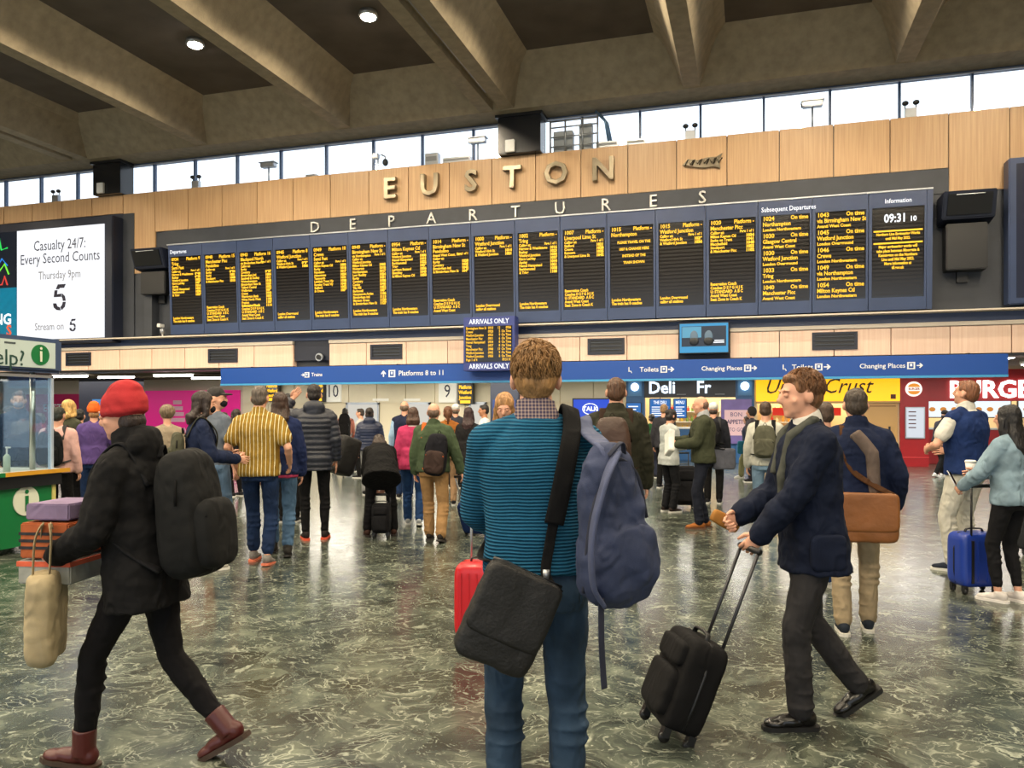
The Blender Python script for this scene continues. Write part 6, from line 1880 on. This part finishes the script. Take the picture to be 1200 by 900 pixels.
bw = person('woman in black coat bending over a small black case', 446, 628, 508, 12, lod=1, sex='f', H=1.66, lean=78, hippull=-0.10, hair=('bob', (52, 40, 34), 0.14), hpitch=20, fl=(-0.17, 0.0, 0, 6), fr=(0.17, 0.0, 0, -6), hl=(-0.08, 0.34, 0.62), hr=(0.08, 0.34, 0.62), legs=('straight', K(18, 18, 20), {}), shoes=(60, 40, 34), sole=(40, 30, 26),
       tops=[('coat', BLK, {'inf': 0.04, 'hem': 0.26, 'flare': 0.22})])
gp, zc = on_floor(447, 630)
suitcase('small black case standing between the feet of the bending woman', (gp.x, gp.y, 0), YAW, h_=0.36, w_=0.22, d_=0.2, col=(24, 24, 27), soft_side=True, ridges=0, hand=0.1)
pk_ = person('woman in pink jacket with white collar and jeans by the green jacket', 484, 616, 477, 6, lod=1, sex='f', hair=('bob', (74, 52, 42), 0.1), fl=(-0.08, 0.16, 0, 0), fr=(0.09, -0.12, 0.02, 0, 12), legs=('straight', denim(36, 66, 112), {}), shoes=(150, 156, 160), tops=[('jacket', K(182, 58, 100), {'inf': 0.036, 'hem': 0.10}), ('collar', K(226, 214, 210), {'inf': 0.03, 'hem': -0.46, 'collar': 0.05})])
gm = person('man in green jacket and tan trousers walking with black and orange backpack', 508, 634, 473, -4, lod=1, hair=('bald', (96, 76, 62)), bulk=1.1, fl=(-0.07, 0.10, 0, 0, 0), fr=(0.12, -0.16, 0.02, -6, 14), hr=(0.36, 0.02, 0.86), legs=('straight', K(156, 122, 82), {'w': 0.006}), shoes=(44, 40, 38), sole=(50, 46, 44), 
       tops=[('jacket', K(66, 80, 58), {'inf': 0.036, 'hem': 0.06, 'collar': 0.04})])
backpack(gm, 'black backpack with orange straps on the green jacket', 0.29, 0.50, 0.18, (K(24, 24, 30), BLK, K(214, 100, 44)), off=(0.07, 0, 0), ry=0.12, drop=0.06, pocket=K(60, 46, 42), straps=-1)
pull_case('blue fabric suitcase trailing on its wheels behind the green jacket man', fist(gm, 1), 562, 626, 0.46, 0.36, 0.22, (30, 52, 100), metal=ALU)
person('bald man in navy vest over pale blue shirt near the gates', 474, 584, 474, 0, lod=2, H=1.72, hair=('bald', (110, 92, 78)), legs=('straight', JEAND, {}), tops=[('shirt', K(150, 180, 212), {'inf': 0.02}), ('vest', K(30, 36, 60), {'inf': 0.034, 'hem': 0.08, 'sleeve': 'none'})])
person('woman in ochre brown jacket with tied back hair by the gates', 525, 592, 479, 5, lod=2, sex='f', H=1.62, hair=('ponytail', (96, 58, 34)), legs=('straight', K(160, 130, 100), {}), tops=[('jacket', K(150, 92, 40), {'inf': 0.034, 'hem': 0.06})])
person('person in white cap and dark jacket beyond the ochre jacket', 534, 572, 476, 0, lod=2, H=1.68, hair=('cap', (222, 222, 220), (90, 76, 64)), legs=('straight', BLK, {}), tops=[('jacket', K(46, 48, 58), {'inf': 0.03})])
person('long dark haired woman in long black coat near the sweater man', 549, 596, 484, -10, lod=2, sex='f', H=1.60, hair=('long', (52, 32, 34), 0.3), legs=('slim', BLK, {}), tops=[('coat', K(30, 29, 31), {'inf': 0.032, 'hem': 0.34, 'flare': 0.1})])
person('bearded man in white shirt looking left before the navy column', 568, 576, 475, 100, lod=2, H=1.66, skin='b', hair=('short', (30, 26, 26)), legs=('straight', BLK, {}), tops=[('shirt', K(214, 216, 220), {'inf': 0.02})])
person('fair haired woman looking down behind the sweater man', 592, 700, 459, 175, lod=1, sex='f', H=1.70, hair=('long', (168, 124, 78), 0.25), hpitch=20, legs=('straight', JEAND, {}), tops=[('jacket', K(70, 70, 78), {'inf': 0.03, 'hem': 0.08})])

# --- right of the sweater man
br = person('man in dark olive jacket with brown rucksack walking away', 722, 694, 445, -8, lod=1, hair=('crop', (84, 58, 40)), bulk=1.06, fl=(-0.07, 0.02, 0, 4), fr=(0.13, -0.12, 0.04, -4, 20), legs=('straight', denim(70, 100, 140), {}), shoes=(46, 46, 50), tops=[('jacket', K(44, 44, 34), {'inf': 0.034, 'hem': 0.08, 'collar': 0.04})])
backpack(br, 'dark brown leather rucksack on the olive jacket', 0.34, 0.50, 0.17, (mat('leather_brown', srgb(66, 46, 36), 0.5, var=0.2, bump=0.2, bscale=30), K(30, 24, 20), K(50, 36, 28)), off=(-0.03, 0, 0), drop=0.0)
dl = person('woman in light grey blazer and black trousers before the deli', 784, 600, 481, -62, lod=1, sex='f', H=1.58, hair=('bun', (34, 28, 26)), hpitch=18, hl=(-0.02, 0.26, 1.12), hr=(0.06, 0.28, 1.10), legs=('straight', K(18, 19, 23), {'w': 0.004}), shoes=(40, 32, 30), tops=[('blazer', K(172, 178, 178, var=0.08), {'inf': 0.03, 'hem': 0.14, 'flare': 0.1})])
om = person('heavy bald man in olive jacket holding papers facing left', 824, 619, 463, 84, lod=1, H=1.74, hair=('bald', (120, 92, 78)), bulk=1.16, hpitch=8, hl=(-0.10, 0.34, 1.12), hr=(0.10, 0.36, 1.16), curl=0.7, fl=(-0.09, 0.06, 0, 0), fr=(0.09, -0.04, 0, 0), legs=('straight', K(26, 30, 42), {}), shoes=(150, 92, 46), sole=(90, 60, 40), tops=[('scarf_shirt', K(168, 172, 178), {'inf': 0.016, 'collar': 0.07}), ('jacket', K(58, 62, 46), {'inf': 0.04, 'hem': 0.07})])
pp_ = root_m('paper_bag', frame_at(om, (om.wri[-1] + om.wri[1]) / 2 + V3(0, 0.09, 0.0), 0.3, 0.2, 0.5), 'white paper bag held by the bald man in the olive jacket', 'bag')
MB().prism([(-0.10, -0.16), (0.10, -0.16), (0.09, 0.05), (0.11, 0.17), (-0.11, 0.15), (-0.09, 0.04)], 'y', -0.04, 0.04).build('paper_sleeve', K(222, 222, 218, var=0.05), pp_, bevel=0.01)
MB().box(-0.085, 0.085, -0.043, -0.04, -0.08, -0.02).build('printed_band', K(150, 160, 170), pp_)
shoulder_bag(om, 'grey shoulder bag behind the bald man in the olive jacket', V3(-0.06, -0.26, 0.93) * om.s, (0.12, 0.28, 0.30), K(84, 86, 96), BLK, over=1)
gp, zc = on_floor(800, 598)
suitcase('black tall suitcase between the grey blazer and the olive jacket', (gp.x, gp.y + 0.25, 0), YAW, h_=0.62, w_=0.38, d_=0.26, col=(28, 28, 32), soft_side=True, ridges=0, hand=0.2)
person('woman in green top at the deli counter', 764, 560, 488, 10, lod=2, sex='f', H=1.48, hair=('bun', (36, 30, 28)), legs=('straight', K(40, 44, 60), {}), tops=[('top', K(58, 108, 66), {'inf': 0.022, 'hem': 0.06})])
person('fair haired person in dark coat queueing at the deli', 778, 572, 474, -30, lod=2, H=1.68, hair=('short', (150, 118, 84)), legs=('straight', BLK, {}), tops=[('coat', K(50, 50, 56), {'inf': 0.03, 'hem': 0.1})])
wc = person('person in white cap and black jacket behind the olive jacket', 836, 590, 474, -20, lod=2, H=1.68, hair=('cap', (226, 226, 224), (60, 48, 40)), legs=('straight', BLK, {}), tops=[('jacket', K(32, 34, 42), {'inf': 0.03, 'hem': 0.05})])
backpack(wc, 'black backpack on the person in white cap by the deli', 0.3, 0.4, 0.16, (BLK2, BLK, GREYD))
kh = person('woman in dark jacket and khaki trousers walking past the purple poster', 876, 560, 489, 82, lod=2, sex='f', H=1.46, hair=('long', (60, 42, 32), 0.2), fl=(-0.06, 0.18, 0, 0), fr=(0.07, -0.2, 0.03, 0, 18), legs=('wide', K(104, 104, 74), {}), shoes=(190, 190, 190), tops=[('jacket', K(40, 44, 62), {'inf': 0.03, 'hem': 0.05})])
shoulder_bag(kh, 'teal shoulder bag carried by the woman in khaki trousers', V3(-0.24, 0.1, 0.86) * kh.s, (0.12, 0.3, 0.34), K(30, 88, 110), BLK)
person('hooded person in dark jacket just behind the khaki trousers', 881, 565, 478, 80, lod=2, H=1.62, hair=('hood', (54, 50, 52)), legs=('straight', K(36, 36, 46), {}), tops=[('jacket', K(54, 50, 56), {'inf': 0.034, 'hem': 0.08})])
wr_ = person('person in pale shirt with dark backpack straps left of the navy jacket', 897, 622, 473, -20, lod=2, H=1.66, hair=('short', (70, 52, 40)), legs=('straight', denim(110, 136, 160), {}), shoes=(170, 130, 80), tops=[('shirt', K(186, 186, 176), {'inf': 0.026, 'hem': 0.06})])
backpack(wr_, 'olive backpack on the pale shirt left of the navy jacket', 0.3, 0.42, 0.16, (K(84, 84, 70), BLK, BLK2))

# --- behind the navy jacket
sb_ = person('man in navy sports jacket and beige trousers walking away with brown satchel', 1003, 742, 458, -14, lod=1, H=1.70, hair=('crop', (62, 52, 44)), bulk=1.08, fl=(-0.09, -0.04, 0, 0, 0), fr=(0.10, 0.10, 0, -6, 0), hl=(-0.30, 0.08, 0.95), hr=(0.28, 0.1, 0.92), legs=('straight', K(150, 134, 108), {}), shoes=(34, 40, 50), sole=(206, 204, 196),
       tops=[('jacket', K(20, 30, 56), {'inf': 0.036, 'hem': 0.06, 'collar': 0.05})])
yk = MB()
yk.tube(*seg([sb_.spine(0.50) + V3(-0.03, -0.105, 0) * sb_.s, sb_.spine(0.36) + V3(0.08, -0.14, 0) * sb_.s, sb_.spine(0.08) + V3(0.10, -0.135, 0) * sb_.s], [0.05 * sb_.s, 0.05 * sb_.s, 0.04 * sb_.s], 5), n=10)
soft('jacket_panel', yk, K(96, 84, 78), sb_.body, 0.011, 2, 0.01)
shoulder_bag(sb_, 'brown leather satchel across the hips of the navy sports jacket man', V3(0.02, -0.215, 0.86) * sb_.s, (0.42, 0.33, 0.11), mat('satchel_brown', srgb(124, 76, 34), 0.5, var=0.15, bump=0.15, bscale=30), K(70, 44, 24), over=-1, name='satchel', flap=True, ends=((0.2, 0, 0.14), (-0.2, 0, 0.14)))
person('person in dark jacket and white trainers hidden behind the navy jacket', 966, 690, 470, 20, lod=1, H=1.62, hair=('short', (70, 54, 44)), legs=('straight', denim(40, 66, 110), {}), shoes=(222, 222, 220), tops=[('jacket', K(40, 50, 74), {'inf': 0.03, 'hem': 0.06})])

# --- right group
bm_ = person('man in blue vest and light trousers looking up at the board', 1132, 668, 448, 22, lod=1, H=1.84, hair=('short', (120, 76, 50)), bulk=1.08, hyaw=12, hpitch=-12, hl=(-0.20, 0.24, 1.12), hr=(0.16, 0.30, 1.1), el=(-1, -0.8, -0.4), fl=(-0.16, 0.0, 0, 30), fr=(0.14, 0.10, 0, -10), legs=('straight', K(190, 188, 178, var=0.08), {'w': 0.008}), shoes=(34, 40, 54), sole=(214, 214, 210),
       tops=[('t_shirt', K(206, 204, 196, var=0.06), {'inf': 0.02, 'hem': 0.0, 'sleeve': 'short', 'collar': 0.055}), ('vest', K(26, 46, 92), {'inf': 0.040, 'hem': 0.05, 'sleeve': 'none', 'collar': 0.03})])
dn = person('woman with long black hair in denim jacket holding a phone', 1184, 706, 476, 28, lod=1, sex='f', hair=('long', (22, 20, 22), 0.42), hyaw=10, hl=(-0.18, 0.32, 1.02), hr=(0.08, 0.34, 1.12), curl=0.8, el=(-0.8, -0.6, -0.5), fl=(-0.08, 0.06, 0, 8), fr=(0.09, -0.02, 0, -8), legs=('slim', K(22, 22, 25), {'len': 0.82}), shoes=(214, 208, 204), sole=(226, 222, 218),
       tops=[('denim_jacket', denim(124, 146, 160), {'inf': 0.03, 'hem': 0.07, 'collar': 0.03})])
s = dn.s
ph = root_m('mobile_phone', frame_at(dn, dn.wri[-1] + V3(0.0, 0.10, 0.06) * s, 0.3, -0.5, 0.2), 'silver phone held by the woman in the denim jacket', 'phone')
MB().box(-0.036, 0.036, -0.004, 0.004, -0.07, 0.07).build('case', mat('phone_silver', srgb(170, 174, 180), 0.3, metal=0.5), ph, bevel=0.003)
MB().box(-0.032, 0.032, -0.006, -0.004, -0.064, 0.064).build('screen', mat('phone_screen', srgb(20, 24, 32), 0.1), ph)
cup(dn, 1, 'white paper cup held by the woman in the denim jacket', (0, 0.07, 0.05))
gp, zc = on_floor(1141, 694)
suitcase('bright blue hard suitcase with raised black handle beside the denim jacket', (gp.x, gp.y, 0), YAW + pi + radians(6), h_=0.46, w_=0.36, d_=0.24, col=(24, 56, 150), hand=0.40, ridges=4, metal=BLACK)
gp, zc = on_floor(1209, 650)
suitcase('dark suitcase with silver handle beside the denim jacket woman', (gp.x, gp.y, 0), YAW, h_=0.42, w_=0.32, d_=0.22, col=(40, 42, 46), soft_side=True, ridges=0, hand=0.2, metal=ALU)
person('person in black and white jacket stooping by the burger shop', 1101, 559, 481, -70, lod=2, H=1.60, lean=18, hair=('cap', (20, 20, 22), (30, 26, 26)), fl=(-0.07, 0.18, 0, 0), fr=(0.07, -0.2, 0.02, 0, 16), legs=('straight', BLK, {}), shoes=(210, 210, 210), tops=[('jacket', K(32, 34, 44), {'inf': 0.034, 'hem': 0.04, 'collar': 0.05})])
person('person in grey top standing at the burger counter', 1112, 556, 486, -10, lod=2, H=1.54, hair=('short', (50, 40, 36)), legs=('straight', BLK, {}), tops=[('top', K(90, 86, 84), {'inf': 0.024})])
# ================================================================ APPLY THE MODIFIERS
bpy.context.view_layer.update()
dg = bpy.context.evaluated_depsgraph_get()
res = []
for o, extra in FIN:
    me = bpy.data.meshes.new_from_object(o.evaluated_get(dg), preserve_all_data_layers=False, depsgraph=dg)
    res.append((o, me, extra))
for o, me, extra in res:
    if extra is not None:
        bm = bmesh.new(); bm.from_mesh(me); bm.from_mesh(extra); bm.to_mesh(me); bm.free()
    if o.type == 'MESH':
        o.modifiers.clear()
        mats_ = [s.material for s in o.material_slots]
        o.data = me
        me.materials.clear()
        for m_ in mats_: me.materials.append(m_)
        me.polygons.foreach_set('use_smooth', [True] * len(me.polygons))
    else:                                   # text becomes a mesh
        n2 = bpy.data.objects.new(o.name, me)
        COL.objects.link(n2)
        nm = o.name
        n2.parent = o.parent
        n2.location = o.location; n2.rotation_euler = o.rotation_euler; n2.scale = o.scale
        for k_ in ('label', 'category', 'group', 'kind'):
            if k_ in o.keys(): n2[k_] = o[k_]
        bpy.data.objects.remove(o)
        n2.name = nm
bpy.context.view_layer.update()
